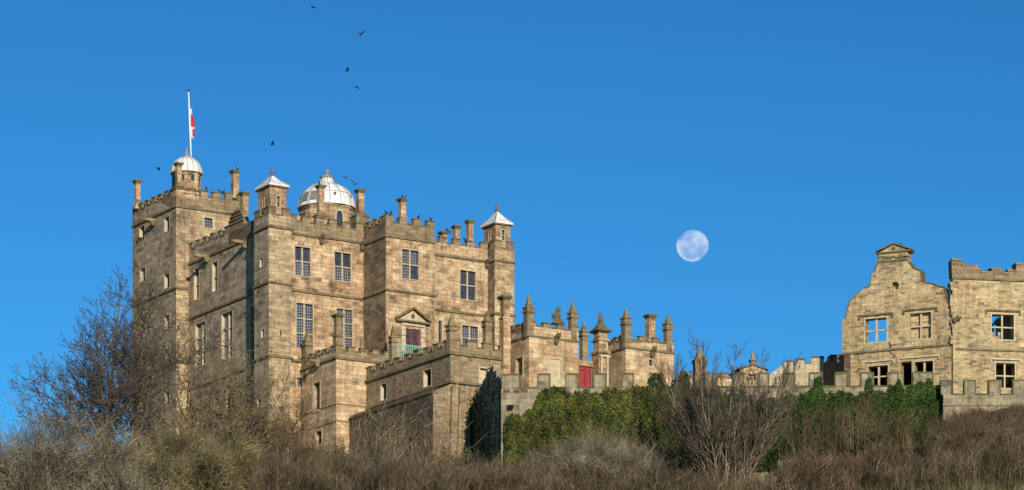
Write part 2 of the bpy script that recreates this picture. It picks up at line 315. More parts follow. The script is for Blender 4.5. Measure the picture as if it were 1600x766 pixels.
def PF(y): return lambda a, z, d: (a, y+d, z)
def PL(x): return lambda a, z, d: (x+d, a, z)
def block(root, x0, x1, y0, y1, z0, z1, hF=(), hL=(), mats=('wall', 'wall_dim'), depth=0.42, frame=None, name='wall', top=True):
    m_ = MB()
    m_.panel(PF(y0), x0, x1, z0, z1, list(hF), depth, 0)
    m_.panel(PL(x0), y0, y1, z0, z1, list(hL), depth, 1, flip=True)
    m_.quad((x1, y0, z0), (x1, y1, z0), (x1, y1, z1), (x1, y0, z1), 0); m_.quad((x1, y1, z0), (x0, y1, z0), (x0, y1, z1), (x1, y1, z1), 1)
    if top: m_.quad((x0, y0, z1), (x1, y0, z1), (x1, y1, z1), (x0, y1, z1), 0)
    return m_.build(name, list(mats), root, frame)
def strings(root, x0, x1, y0, y1, zs, front=True, left=True, proud=0.13, h=0.2, frame=None, mat='string', rend=True):
    for z in zs:
        m_ = MB()
        def bevelbox(a0, a1, b0, b1):
            m_.frust((a0+a1)/2, (b0+b1)/2, z, z+h*0.55, a1-a0, a1-a0, 0, b1-b0, b1-b0)
            m_.frust((a0+a1)/2, (b0+b1)/2, z+h*0.55, z+h, a1-a0, a1-a0-proud*1.2, 0, b1-b0, b1-b0-proud*1.2)
        # one closed ring band around the visible sides
        xx1 = x1+(proud if rend else -0.005)
        if front: bevelbox(x0-proud, xx1, y0-proud, y0+0.25)
        if left: bevelbox(x0-proud+0.002, x0+0.25, y0-proud+0.002, y1)
        m_.build('string_course', mat, root, frame)
def parapet(root, x0, x1, y0, y1, zb, zs, zt, F=True, L=True, R=True, B=True, per=1.2, mw=0.66, th=0.32, frame=None, phF=0.0, phL=0.0, mats=('parapet', 'coping'), skipF=(), skipL=()):
    """crenellated parapet: zb bottom, zs crenel sill, zt merlon top"""
    w = MB(); c = MB(); ct = 0.10; ov = 0.05
    def run(a0, a1, fn, ph, skip=()):
        # fn(a0,a1,z0,z1,o) adds a box over the run a0..a1 with overhang o
        fn(w, a0, a1, zb, zs-ct, 0)
        L_ = a1-a0; n = max(1, int(round((L_-mw)/per))); p = (L_-mw)/n
        for i in range(n+1):
            s0 = a0+i*p; jz = random.uniform(-0.05, 0.03)
            fn(w, s0+0.003, s0+mw-0.003, zs-ct+0.001, zt-ct+jz, 0.002)
            fn(c, s0-ov+0.02, s0+mw+ov-0.02, zt-ct+jz, zt+jz, ov)
            if i < n: fn(c, s0+mw-0.003, s0+p+0.003, zs-ct, zs, ov)
    def front(yy0, yy1):
        def fn(mb, a0, a1, b0, b1, o): mb.box(a0, a1, yy0-o, yy1+o, b0, b1, 0, 0.03 if o > 0.01 else 0.012)
        return fn
    def side(xx0, xx1):
        def fn(mb, a0, a1, b0, b1, o): mb.box(xx0-o, xx1+o, a0, a1, b0, b1, 0, 0.03 if o > 0.01 else 0.012)
        return fn
    e = 0.004
    if F: run(x0, x1, front(y0, y0+th), phF)
    if B: run(x0+e, x1-e, front(y1-th, y1-e), phF)
    if L: run(y0+th+e if F else y0, y1-e, side(x0+e, x0+th), phL)
    if R: run(y0+th+e, y1-e-th, side(x1-th, x1-e), phL)
    o = w.build('parapet', mats[0], root, frame); c.build('coping', mats[1], o)
    return o
def window(root, face, pl, h, cols=2, rows=2, lattice=(), splits=None, frame=None, sw=0.075, mw=0.10, glass='glass', inset=0.2, proud=0.03, mull=True, surround=True, trim='trim', name='window', jamb=False):
    """stone dressed window with mullions, panes and lead lattice"""
    P = PF(pl) if face == 'F' else PL(pl)
    def bx(mb, a0, a1, z0, z1, d0, d1):
        p, q = P(a0, z0, d0), P(a1, z1, d1); mb.box(p[0], q[0], p[1], q[1], p[2], q[2])
    a0, a1, z0, z1 = h
    s_ = MB()
    if surround:
        bx(s_, a0-sw, a0, z0-sw, z1+sw, -proud, 0.06); bx(s_, a1, a1+sw, z0-sw, z1+sw, -proud, 0.06)
        bx(s_, a0, a1, z1, z1+sw, -proud, 0.06); bx(s_, a0, a1, z0-sw, z0, -proud-0.03, 0.06)
    if jamb: bx(s_, a1-0.045, a1-0.002, z0, z1, 0.0, inset-0.01); bx(s_, a0+0.002, a0+0.045, z0, z1, 0.0, inset-0.01)
    if mull:
        ys = [z0+(z1-z0)*f for f in (splits or [k/rows for k in range(1, rows)])]
        for k in range(1, cols):
            a = a0+(a1-a0)*k/cols; bx(s_, a-mw/2, a+mw/2, z0, z1, inset-0.14, inset+0.03)
        for z in ys: bx(s_, a0, a1, z-mw*0.4, z+mw*0.4, inset-0.13, inset+0.02)
    else: ys = []
    if not s_.v: bx(s_, a0, a1, z0, z0+0.05, 0.0, inset)
    o = s_.build(name, trim, root, frame)
    g = MB(); p = [P(a0, z0, inset), P(a1, z0, inset), P(a1, z1, inset), P(a0, z1, inset)]
    g.quad(*(p if face == 'F' else p[::-1])); g.build('pane', glass, o)
    if lattice:
        l = MB(); zz = [z0]+ys+[z1]
        for ci in range(cols):
            c0 = a0+(a1-a0)*ci/cols; c1 = a0+(a1-a0)*(ci+1)/cols
            for ri in range(len(zz)-1):
                if lattice != 'all' and (ci, ri) not in lattice: continue
                r0, r1 = zz[ri], zz[ri+1]; nb = max(2, int((c1-c0)/0.17)); nr_ = max(2, int((r1-r0)/0.2))
                for k in range(1, nb): a = c0+(c1-c0)*k/nb; bx(l, a-0.012, a+0.012, r0, r1, inset-0.02, inset-0.006)
                for k in range(1, nr_): z = r0+(r1-r0)*k/nr_; bx(l, c0, c1, z-0.012, z+0.012, inset-0.025, inset-0.008)
        l.build('lattice', 'lattice', o)
    return o
def chimney(root, cx, cy, z0, z1, s=0.5, frame=None, name='chimney', mat='wall'):
    m_ = MB(); m_.frust(cx, cy, z0, z0+0.35, s+0.28, s+0.1); m_.box(cx-s/2, cx+s/2, cy-s/2, cy+s/2, z0+0.35, z1-0.3)
    o = m_.build(name, mat, root, frame)
    c = MB(); c.frust(cx, cy, z1-0.3, z1-0.12, s+0.02, s+0.2); c.box(cx-s/2-0.13, cx+s/2+0.13, cy-s/2-0.13, cy+s/2+0.13, z1-0.12, z1, 0, 0.01)
    c.build('chimney_cap', 'coping', o); return o
def pinnacle(root, cx, cy, zb, zc0, zc1, zt, s=0.55, frame=None):
    """square shaft, moulded block, tall obelisk"""
    m_ = MB(); m_.box(cx-s/2, cx+s/2, cy-s/2, cy+s/2, zb, zc0)
    m_.frust(cx, cy, zc0, zc0+0.09, s+0.02, s+0.22); m_.frust(cx, cy, zc0+0.09, zc1-0.1, s+0.06, s+0.04)
    m_.frust(cx, cy, zc1-0.1, zc1, s+0.2, s+0.16); m_.frust(cx, cy, zc1, zt, s*0.86, 0.07)
    return m_.build('pinnacle', 'parapet', root, frame)
def spout(root, face, pl, a, z, ln=1.15, w=0.32, frame=None):
    m_ = MB()
    if face == 'L':
        m_.box(pl-ln, pl+0.1, a-w/2, a+w/2, z, z+0.12, 0, 0.01); m_.box(pl-ln+0.01, pl+0.1, a-w/2, a-w/2+0.08, z+0.12, z+0.24); m_.box(pl-ln+0.01, pl+0.1, a+w/2-0.08, a+w/2, z+0.12, z+0.24)
        m_.frust(pl-0.25, a, z-0.3, z-0.002, 0.2, 0.6, 0, 0.2, 0.3)
    else:
        m_.tube([(a, pl+0.1, z-0.12), (a, pl-0.25, z-0.05), (a, pl-0.5, z+0.08), (a, pl-0.62, z+0.05)], [0.2, 0.2, 0.17, 0.11], 8)
        m_.ball((a, pl-0.16, z-0.3), (0.2, 0.2, 0.28), 8); m_.ball((a-0.13, pl-0.5, z+0.2), (0.05, 0.06, 0.1), 6); m_.ball((a+0.13, pl-0.5, z+0.2), (0.05, 0.06, 0.1), 6)
    return m_.build('gargoyle' if face == 'F' else 'water_spout', 'carve' if face == 'F' else 'parapet', root, frame)

# ------------------------------------------------------------------ terrain
PY = [-400, -60, 40, 120, 200, 225, 262, 275, 330, 700, 6000]; PZ = [-2.2, -1.7, -1.7, 9, 29, 34.2, 42.6, 43.5, 44.5, 40, 20]
def sm(a, b, x): t_ = np.clip((np.asarray(x, dtype=float)-a)/(b-a), 0, 1); return t_*t_*(3-2*t_)
def terr(X, Y):
    X = np.asarray(X, dtype=float); Y = np.asarray(Y, dtype=float)
    z = np.interp(Y, PY, PZ)
    z = z+sm(14, 34, X)*sm(205, 249, Y)*3.6*(1-sm(500, 900, Y))
    z = z+sm(29.2, 32.5, X)*sm(225, 248, Y)*3.2*(1-sm(500, 900, Y))
    z = z+(0.35*np.sin(X*0.31+Y*0.13)+0.25*np.sin(X*0.83-Y*0.47)+0.12*np.sin(X*1.9+Y*1.3))*sm(60, 150, Y)*(1-sm(246, 256, Y))
    return z
def grid(name, xs, ys, mat, fn, kind='structure'):
    Xg, Yg = np.meshgrid(xs, ys); Zg = fn(Xg, Yg); nx = len(xs); ny = len(ys)
    m_ = MB(); m_.v = list(zip(Xg.ravel().tolist(), Yg.ravel().tolist(), Zg.ravel().tolist()))
    m_.f = [(j*nx+i, j*nx+i+1, (j+1)*nx+i+1, (j+1)*nx+i) for j in range(ny-1) for i in range(nx-1)]; m_.m = [0]*len(m_.f)
    return tag(m_.build(name, mat, smooth=True), kind=kind)
grid('hillside', np.concatenate([[-6000, -2500, -900, -300, -120], np.arange(-80, 81, 1.6), [120, 300, 900, 2500, 6000]]),
     np.concatenate([[-400, -100, -20, 30, 60, 90], np.arange(110, 200, 6), np.arange(200, 300, 1.5), [320, 400, 700, 1500, 3000, 6000]]), 'soil', terr)

# ------------------------------------------------------------------ the keep
K = Fr(420, 275.0, 31.5, 41.5)
keep = K.empty('castle_keep', 'tall tan stone castle keep with battlements, corner turrets and white lead domes', 'castle')
# corner turret block C
yD = 0.35
yC = K.Y(397, 0); xC1 = K.X(455.5, 0)
zs1C = K.Z(354.8, 0, 0); zs2C = K.Z(442.3, 0, 0); zs3C = K.Z(557.5, 0, 0)
zCtop = K.Z(335, 0, 0)
hL = [K.hL(0, 406, 411, 405, 419), K.hL(0, 408, 413, 516, 529), K.hL(0, 401.5, 408, 625, 638)]
hF = [K.hF(0, 437, 440.3, 516, 525)]
block(keep, 0, xC1, 0, yC, 0, zCtop, hF, hL, mats=('wall_grey', 'wall_dim'))
for h in hL: window(keep, 'L', 0, h, mull=False, sw=0.03, proud=0.01, inset=0.35, glass='void', jamb=True)
for h in hF: window(keep, 'F', 0, h, mull=False, sw=0.05, inset=0.3, glass='void')
strings(keep, 0, xC1, 0, yC, [zs1C, zs2C, zs3C], rend=True)
# front wall D
xE0 = K.X(568, yD); zD1 = K.Z(369.5, K.X(480, yD), yD); zD2 = K.Z(457, K.X(470, yD), yD); zD3 = K.Z(566.5, K.X(466, yD), yD)
zDs = K.Z(348, K.X(492, yD), yD); zDt = zDs+0.47
xF1 = K.X(762, yD)
wD = [(K.hF(yD, 460.8, 484.8, 384.5, 429.5), 2, [0.5], {(0, 0), (1, 0)}), (K.hF(yD, 522.6, 548, 393.4, 437.6), 2, [0.5], {(0, 0), (1, 0)}),
      (K.hF(yD, 463, 488.6, 473, 543), 3, None, 'all'), (K.hF(yD, 525.5, 550.5, 481.8, 547), 3, None, 'all'), (K.hF(yD, 464, 473, 590, 604), 1, None, 'all')]
block(keep, xC1, xE0, yD, 16, 0, zDs-0.1, [w[0] for w in wD], (), top=False)
for h, rws, sp, lat in wD: window(keep, 'F', yD, h, 2 if rws > 1 else 1, rws, lat, sp)
strings(keep, xC1+0.02, xE0, yD, yD+1, [zD1, zD2, zD3], left=False, rend=False, proud=0.14)
# projection E
yE = K.Y(603, xE0); xE1 = K.X(679, yE)
zE1 = K.Z(370.2, xE0, yE); zE2 = K.Z(454.3, xE0, yE); zEs = K.Z(346, K.X(613, yE), yE); zEt = K.Z(335, xE0, yE)
wE = K.hF(yE, 628, 654, 389, 434.5); dE = K.hF(yE, 633, 656.6, 513, 556)
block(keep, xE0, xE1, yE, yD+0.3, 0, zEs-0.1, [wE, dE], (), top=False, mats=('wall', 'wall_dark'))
window(keep, 'F', yE, wE, 2, 2, {(0, 0), (0, 1), (1, 1)})
strings(keep, xE0, xE1, yE, yD, [zE1, zE2])
parapet(keep, xE0, xE1, yE, yD+3.2, zE1+0.05, zEs, zEt, B=False)
# front wall F
wF = [(K.hF(yD, 719, 743, 421.8, 467), 2, ()), (K.hF(yD, 721.8, 746.4, 508, 546), 2, 'all')]
hs_ = K.hF(yD, 684.8, 690, 501, 536)
zF1 = K.Z(400, K.X(683, yD), yD); zF2 = K.Z(486.2, K.X(686, yD), yD); zFs = K.Z(378, K.X(692, yD), yD); zFt = zFs+0.46
block(keep, xE1-0.01, xF1, yD, 14, 0, zFs-0.1, [w[0] for w in wF]+[hs_], (), top=False, mats=('wall_pale', 'wall'))
for h, rws, lat in wF: window(keep, 'F', yD, h, 2, rws, lat)
window(keep, 'F', yD, hs_, mull=False, sw=0.08)
strings(keep, xE1, xF1, yD, yD+1, [zF1, zF2], left=False, rend=False)
parapet(keep, xC1, xE0, yD, yD+1, zD1+0.05, zDs, zDt, L=False, R=False, B=False)
parapet(keep, xE1+0.02, xF1, yD, yD+1, zF1+0.05, zFs, zFt, L=False, R=False, B=False)
# right turret block G
yG = K.Y(773, xF1); xG1 = K.X(803.5, yG)
zG1 = K.Z(408, xF1, yG); zG2 = K.Z(491.5, xF1, yG); zGtop = K.Z(389, xF1, yG)
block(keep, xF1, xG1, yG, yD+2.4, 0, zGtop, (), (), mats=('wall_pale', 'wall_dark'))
strings(keep, xF1, xG1, yG, yD, [zG1, zG2])
# turrets above the corner blocks
def turret(x0, x1, y0, y1, zbase, zpt, zeave, zapex, zfin, hf, hl):
    w = MB(); g = 0.62; th = 0.2; e = 0.004
    cx, cy = (x0+x1)/2, (y0+y1)/2; zn = zpt-0.55; z2 = zbase+e
    def run(a0, a1, fn):
        L_ = a1-a0; fn(a0, a1, z2, zn); s_ = (L_-g)/2
        fn(a0, a0+s_, zn, zpt); fn(a1-s_, a1, zn, zpt)
    run(x0, x1, lambda a, b_, c, d: w.box(a, b_, y0, y0+th, c, d)); run(x0, x1, lambda a, b_, c, d: w.box(a, b_, y1-th, y1, c, d))
    run(y0+th, y1-th, lambda a, b_, c, d: w.box(x0, x0+th, a, b_, c, d)); run(y0+th, y1-th, lambda a, b_, c, d: w.box(x1-th, x1, a, b_, c, d))
    o = w.build('turret_parapet', 'parapet', keep)
    c = MB(); s_x = (x1-x0-g)/2; s_y = (y1-y0-g)/2
    for yy in (y0, y1-th):
        for aa in (x0, x1-s_x): c.box(aa-0.05, aa+s_x+0.05, yy-0.05, yy+th+0.05, zpt, zpt+0.1, 0, 0.01)
        c.box(cx-g/2, cx+g/2, yy-0.05, yy+th+0.05, zn, zn+0.09, 0, 0.01)
    for xx in (x0, x1-th):
        for aa in (y0+0.06, y1-s_y-0.06): c.box(xx-0.048, xx+th+0.048, aa, aa+s_y, zpt+0.002, zpt+0.098, 0, 0.01)
        c.box(xx-0.048, xx+th+0.048, cy-g/2, cy+g/2, zn, zn+0.09, 0, 0.01)
    c.build('coping', 'coping', o)
    i = 0.2; X0, X1, Y0_, Y1_ = x0+i, x1-i, y0+i, y1-i
    wy = (cy-0.13, cy+0.13, zpt+0.1, zpt+0.95); wx = (cx-0.13, cx+0.13, zpt+0.15, zpt+1.0)
    block(keep, X0, X1, Y0_, Y1_, zbase+0.02, zeave, [wx], [wy], name='turret_wall', mats=('wall', 'wall'))
    window(keep, 'F', Y0_, wx, 1, 2, 'all', None, sw=0.06, mw=0.05); window(keep, 'L', X0, wy, 1, 2, (), None, sw=0.06, mw=0.05)
    r_ = MB(); r_.box(X0-0.15, X1+0.15, Y0_-0.15, Y1_+0.15, zeave, zeave+0.1)
    r2 = MB(); ov = 0.2; xs, ys = (X1-X0)/2+ov, (Y1_-Y0_)/2+ov
    # slightly concave pyramid in four leaded faces
    for za, zb_, fa, fb in ((zeave+0.1, zeave+0.22, 1.0, 0.97), (zeave+0.22, (zeave+zapex)/2, 0.97, 0.55), ((zeave+zapex)/2, zapex, 0.55, 0.1)):
        r2.frust(cx, cy, za, zb_, xs*2*fa, xs*2*fb, 0, ys*2*fa, ys*2*fb)
    ro = r2.build('turret_roof', 'lead', keep); r_.build('eaves', 'string', ro)
    rb = MB()
    for sx, sy in ((-1, -1), (1, -1), (1, 1), (-1, 1)):
        rb.tube([(cx+sx*xs, cy+sy*ys, zeave+0.14), (cx+sx*xs*0.97, cy+sy*ys*0.97, zeave+0.24), (cx+sx*xs*.55, cy+sy*ys*.55, (zeave+zapex)/2+0.02), (cx+sx*0.05, cy+sy*0.05, zapex)], [0.05]*4, 6)
    rb.build('lead_roll', 'leadrib', ro)
    f = MB(); hf_ = zfin-zapex
    f.lathe(cx, cy, [(0.16, zapex-0.03), (0.2, zapex+0.06), (0.1, zapex+0.12), (0.07, zapex+hf_*0.35), (0.2, zapex+hf_*0.4), (0.09, zapex+hf_*0.48), (0.06, zapex+hf_*0.6), (0.14, zapex+hf_*0.75), (0.12, zapex+hf_*0.88), (0.03, zfin)], 10)
    f.build('finial', 'rust', ro, smooth=True)
    return cx, cy
turret(0, xC1-0.15, 0, yC, zCtop, K.Z(323.5, 0, 0), K.Z(291, .2, .2), K.Z(275, 1.1, 1.1), K.Z(264, 1.1, 1.1), 0, 0)
turret(xF1+0.02, xG1-0.05, yG, yG+2.3, zGtop, K.Z(376, xF1, yG), K.Z(349, xF1, yG), K.Z(331, xF1+1, yG+1), K.Z(320, xF1+1, yG+1), 0, 0)
# tower A
yA = K.Y(275.3, 0); yA1 = K.Y(207, 0); xA1 = 6.3
zA1 = K.Z(324, 0, yA); zA2 = K.Z(451.2, 0, yA); zA3 = K.Z(567, 0, yA)
zAs = K.Z(306, K.X(321, yA), yA); zAt = zAs+0.5
hA = [K.hL(0, 256.5, 264.8, 341.5, 364), K.hL(0, 217.5, 226, 356, 377), K.hL(0, 218.5, 227, 421, 442), K.hL(0, 256.5, 264.8, 430, 452),
      K.hL(0, 219, 227, 499, 519), K.hL(0, 256.5, 264.8, 495, 516), K.hL(0, 219, 227, 559, 581), K.hL(0, 256.5, 264.8, 547, 566), K.hL(0, 256.5, 264.8, 613, 632), K.hL(0, 219, 227, 628, 646)]
hAf = [K.hF(yA, 319, 332, 340, 355.5)]
block(keep, 0, xA1, yA, yA1, 0, zAs-0.1, hAf, hA, mats=('wall_grey', 'wall_dim'))
for h in hA: window(keep, 'L', 0, h, mull=False, sw=0.03, proud=0.01, inset=0.40, glass='void', jamb=True)
window(keep, 'F', yA, hAf[0], 1, 1, 'all', sw=0.12)
strings(keep, 0, xA1, yA, yA1, [zA1, zA2, zA3])
parapet(keep, 0, xA1, yA, yA1, zA1+0.05, zAs, zAt, per=1.2)
# raised corner of tower A's parapet
zAc = K.Z(292.5, 0, yA); xa_ = K.X(311, yA); ya_ = K.Y(266, 0)
m_ = MB(); m_.box(-0.01, xa_, yA-0.01, ya_, zAs-0.4, zAc-0.14); o = m_.build('parapet', 'wall', keep)
c_ = MB(); c_.box(-0.1, xa_+0.08, yA-0.1, ya_+0.08, zAc-0.14, zAc, 0, 0.01); c_.build('coping', 'coping', o)
# west wall B
xB = K.X(295, yA)
zB1 = K.Z(415.5, xB, K.Y(294, xB)); zB2 = K.Z(500, xB, K.Y(296.5, xB)); zB3 = K.Z(579, xB, K.Y(382.7, xB))
zBt = K.Z(380, xB, K.Y(297, xB)); zBs = zBt-0.5
hB = [(K.hL(xB, 303, 311, 422, 470), 1, 2), (K.hL(xB, 331.5, 340, 411.5, 457), 1, 2), (K.hL(xB, 305, 321.5, 508, 575), 2, 3), (K.hL(xB, 346, 363, 492, 564), 2, 3), (K.hL(xB, 389.5, 399, 481, 570), 1, 4),
      (K.hL(xB, 351, 362, 604, 655), 1, 2), (K.hL(xB, 306, 316, 640, 690), 1, 2)]
block(keep, xB, 6, yC-1.5, yA+1, 0, zBs-0.1, (), [h[0] for h in hB], top=False)
for h, c0, r0 in hB: window(keep, 'L', xB, h, c0, r0, 'all' if c0 == 2 else (), sw=0.06, mw=0.13, proud=0.01, inset=0.28, jamb=True)
strings(keep, xB, 6, yC-0.4, yA+0.02, [zB1, zB2, zB3], front=False)
yS = K.Y(357, xB)
parapet(keep, xB, 6, yS, yA, zB1+0.05, zBs, zBt, F=False, R=False, B=False)
# scroll topped gablet of wall B and solid parapet next to turret
m_ = MB(); ye0, ye1 = K.Y(381, xB), yS; zg = K.Z(357, xB, ye1); R_ = (ye1-ye0)/2; cy_ = (ye0+ye1)/2; zg1 = zBs+0.1
pts = [(xB, ye1, zB1+0.05), (xB, ye1, zg1+0.25)]+[(xB, cy_+R_*math.cos(a), zg1+0.25+1.25*math.sin(a)) for a in np.linspace(0.15, math.pi-0.15, 9)]+[(xB, ye0, zg1+0.25), (xB, ye0, zB1+0.05)]
m_.prism(pts, (0.45, 0, 0)); 
for k in range(4):
    zz = zg1+0.35+k*0.27; hw = R_*math.cos(math.asin(min(0.98, (zz-zg1-0.25+0.1)/1.27))); m_.box(xB-0.09, xB-0.002, cy_-hw, cy_+hw, zz, zz+0.1)
m_.build('gablet', 'parapet', keep)
m_ = MB(); m_.box(xB, xB+0.4, yC-0.3, ye0-0.003, zB1+0.05, zBs+0.1); m_.build('parapet', 'parapet', keep)
# flat roofs
m_ = MB(); m_.box(xB+0.4, xF1+1.5, yD+0.4, yA+3, zDs-1.4, zDs-1.15); m_.build('flat_roof', 'leadrib', keep)
# spouts
for px, py in ((243, 346),): a = K.Y(px, 0); spout(keep, 'L', 0, a, K.Z(py, 0, a)-0.05)
for px, py in ((327, 403), (386, 381)): a = K.Y(px, xB); spout(keep, 'L', xB, a, K.Z(py, xB, a)-0.05, ln=1.35)
for px, py in ((501, 371.5), (565, 381.5)): a = K.X(px, yD); spout(keep, 'F', yD, a, K.Z(py, a, yD))
a = K.X(760, yD); spout(keep, 'F', yD, a, K.Z(409, a, yD))
# chimneys: (px centre, plane y, py base, py top, size)
for px, y, pb, pt, s in ((279, yA+0.5, 297, 255, 0.40), (214.5, yA1-0.8, 322, 282, 0.42), (367, yA+0.6, 306, 267, 0.5), (501, yD+1.4, 352, 290, 0.46), (562.5, yD+1.0, 356, 297, 0.5),
                         (628.5, yE+0.3, 339, 311, 0.44), (693, yD+0.6, 382, 362.5, 0.46), (713, yD+1.2, 382, 353, 0.42), (734, yD+0.8, 382, 345, 0.42)):
    x = K.X(px, y); chimney(keep, x, y, K.Z(pb, x, y)-0.3, K.Z(pt, x, y), s)
yy = K.Y(380, xB+0.5); chimney(keep, xB+0.6, yy, K.Z(345, xB+0.6, yy)-0.4, K.Z(301, xB+0.6, yy), 0.5)
for px, dy in ((501, 1.4), (562.5, 1.0)):                      # pedestals of the two front chimneys
    y = yD+dy; x = K.X(px, y); m_ = MB(); m_.box(x-0.6, x+0.6, y-0.5, y+0.5, zDs-1.2, K.Z(340, x, y)); m_.frust(x, y, K.Z(340, x, y), K.Z(333, x, y), 1.3, 0.6, 0, 1.1, 0.6); m_.build('chimney_base', 'parapet', keep)
# downpipe beside E and between F and G
m_ = MB(); x = xE1+0.25; m_.box(x-0.07, x+0.07, yD-0.17, yD-0.02, K.Z(462, x, yD), K.Z(407, x, yD)); m_.box(x-0.12, x+0.12, yD-0.2, yD-0.01, K.Z(407, x, yD), K.Z(403, x, yD)); m_.build('downpipe', 'pipe', keep)
m_ = MB(); x = K.X(757, yD); m_.box(x-0.05, x+0.05, yD-0.15, yD-0.02, K.Z(447, x, yD), K.Z(428, x, yD)); m_.build('downpipe', 'pipe', keep)
# balcony door with pediment
m_ = MB(); a0, a1, z0, z1 = dE
m_.box(a0, a1, yE+0.15, yE+0.22, z0, z1)
dr = m_.build('balcony_door', 'red', keep)
g = MB(); wq = (a1-a0)
for k in (0, 1):
    for r0, r1 in ((0.05, 0.30), (0.34, 0.60), (0.64, 0.94)):
        g.box(a0+wq*(0.04+0.5*k), a0+wq*(0.04+0.5*k)+wq*0.34, yE+0.13, yE+0.16, z0+(z1-z0)*r0, z0+(z1-z0)*r1)
g.build('pane', 'glass', dr)
m_ = MB(); q = 0.36
for k in range(6):
    zz = z0+(z1+0.2-z0)*k/6; hh = (z1+0.2-z0)/6; pr = 0.16 if k % 2 == 0 else 0.09
    m_.box(a0-q-(0.04 if k % 2 == 0 else 0), a0-0.002, yE-pr, yE+0.05, zz+0.02, zz+hh-0.02); m_.box(a1+0.002, a1+q+(0.04 if k % 2 == 0 else 0), yE-pr, yE+0.05, zz+0.02, zz+hh-0.02)
m_.box(a0-q, a1+q, yE-0.14, yE+0.04, z1+0.22, z1+0.55)
m_.build('door_surround', 'trim', keep)
xp0, xp1 = K.X(621, yE-0.35), K.X(673.5, yE-0.35); zp = K.Z(498, xp0, yE-0.35); xm = (xp0+xp1)/2; zap = zp+0.95
m_ = MB(); m_.prism([(xp0+0.2, yE-0.12, zp), (xp1-0.2, yE-0.12, zp), (xm, yE-0.12, zap-0.1)], (0, 0.15, 0)); pd = m_.build('pediment', 'trim', keep)
m_ = MB(); m_.box(xp0-0.02, xp1+0.02, yE-0.38, yE+0.02, zp-0.14, zp-0.003)
for xa, xb in ((xp0-0.05, xm), (xp1+0.05, xm)): m_.prism([(xa, yE-0.38, zp), (xb, yE-0.38, zap), (xb, yE-0.38, zap+0.17), (xa, yE-0.38, zp+0.17)], (0, 0.4, 0))
m_.build('cornice', 'string', pd); m_ = MB(); m_.ball((xm, yE-0.16, zp+0.4), (0.17, 0.1, 0.19), 10); m_.build('carving', 'carve', pd)
# balcony railing (turquoise)
m_ = MB(); bx0, bx1 = K.X(619, yE-1.2), K.X(661, yE-1.2); zb0 = K.Z(557, bx0, yE-1.2); zb1 = K.Z(538, bx0, yE-1.2)
n = 15
for k in range(n+1):
    x = bx0+(bx1-bx0)*k/n; m_.box(x-0.025, x+0.025, yE-1.22, yE-1.17, zb0, zb1)
m_.box(bx0, bx1, yE-1.225, yE-1.165, zb1, zb1+0.06); m_.box(bx0, bx1, yE-1.225, yE-1.165, zb0, zb0+0.06)
for k in range(6):
    y = yE-1.2+k*0.22
    for x in (bx0, bx1): m_.box(x-0.022, x+0.022, y-0.022, y+0.022, zb0, zb1)
for x in (bx0, bx1): m_.box(x-0.03, x+0.03, yE-1.2, yE, zb1, zb1+0.06)
m_.build('balcony_railing', 'teal', keep); m_ = MB(); m_.box(bx0-0.1, bx1+0.1, yE-1.3, yE, zb0-0.25, zb0-0.004); m_.build('balcony_slab', 'trim', keep)
# main dome on an octagonal stone lantern
yDm = 9.0; xDm = K.X(511, yDm); def_z = lambda py: K.Z(py, xDm, yDm)
R = 45/FOC*K.w(xDm, yDm)[1]; ph = math.pi/8
m_ = MB(); zb_ = def_z(327); ri = R*0.97
m_.lathe(xDm, yDm, [(ri, def_z(375)), (ri, zb_-0.25), (ri+0.08, zb_-0.22), (ri+0.12, zb_-0.02)], 8, 0, ph)
dm = m_.build('lantern_wall', 'wall', keep)
m_ = MB(); fr_ = MB()
for k in range(8):
    a = ph+math.pi/8+k*math.pi/4; ap = ri*math.cos(math.pi/8); ca, sa = math.cos(a), math.sin(a)
    def pt(u, z, d): return (xDm+ca*(ap+d)-sa*u, yDm+sa*(ap+d)+ca*u, z)
    zc = def_z(350); arch = [(-0.27, zc-0.6), (0.27, zc-0.6), (0.27, zc+0.35)]+[(0.27*math.cos(t_), zc+0.35+0.3*math.sin(t_)) for t_ in np.linspace(0.4, math.pi-0.4, 5)]+[(-0.27, zc+0.35)]
    m_ = MB(); fr_ = MB()
    arch2 = [(u*1.4, zc-0.6+(z-zc+0.6)*1.1) for u, z in arch]; fr_.prism([pt(u, z, -0.02) for u, z in arch2], (ca*0.04, sa*0.04, 0))
    q4 = [(-0.55, def_z(338)), (0.55, def_z(338)), (0.55, def_z(336)), (-0.55, def_z(336))]
    fr_.prism([pt(u, z, 0.0) for u, z in q4], (ca*0.08, sa*0.08, 0))
    m_.add([pt(u, z, 0.024) for u, z in arch], [tuple(range(len(arch)))]); wf = fr_.build('window', 'trim', dm); wp = m_.build('pane', 'glass', dm)
    wp.name = 'window_pane'
H = def_z(289)-zb_
prof = [(R+0.1, zb_-0.03), (R+0.1, zb_+0.05), (R*1.0, zb_+0.1)]+[(R*math.cos(t_)**0.92, zb_+0.1+H*math.sin(t_)) for t_ in np.linspace(0.1, 1.28, 10)]
rt = prof[-1][0]; prof += [(rt*0.75, prof[-1][1]+0.2), (rt*0.62, prof[-1][1]+0.5)]
m_ = MB(); m_.lathe(xDm, yDm, prof, 16, 0, ph); do = m_.build('lead_dome', 'lead', keep)
m_ = MB(); zt_ = prof[-1][1]
for k in range(16):
    a = ph+k*math.pi/8; m_.tube([(xDm+r*math.cos(a), yDm+r*math.sin(a), z) for r, z in prof[1:]], [0.035]*(len(prof)-1), 5)
for fz in (0.42,):
    i = 6; r, z = prof[i]; m_.lathe(xDm, yDm, [(r+0.015, z-0.02), (r+0.04, z), (r+0.01, z+0.03)], 16, 0, ph)
m_.build('lead_roll', 'leadrib', do)
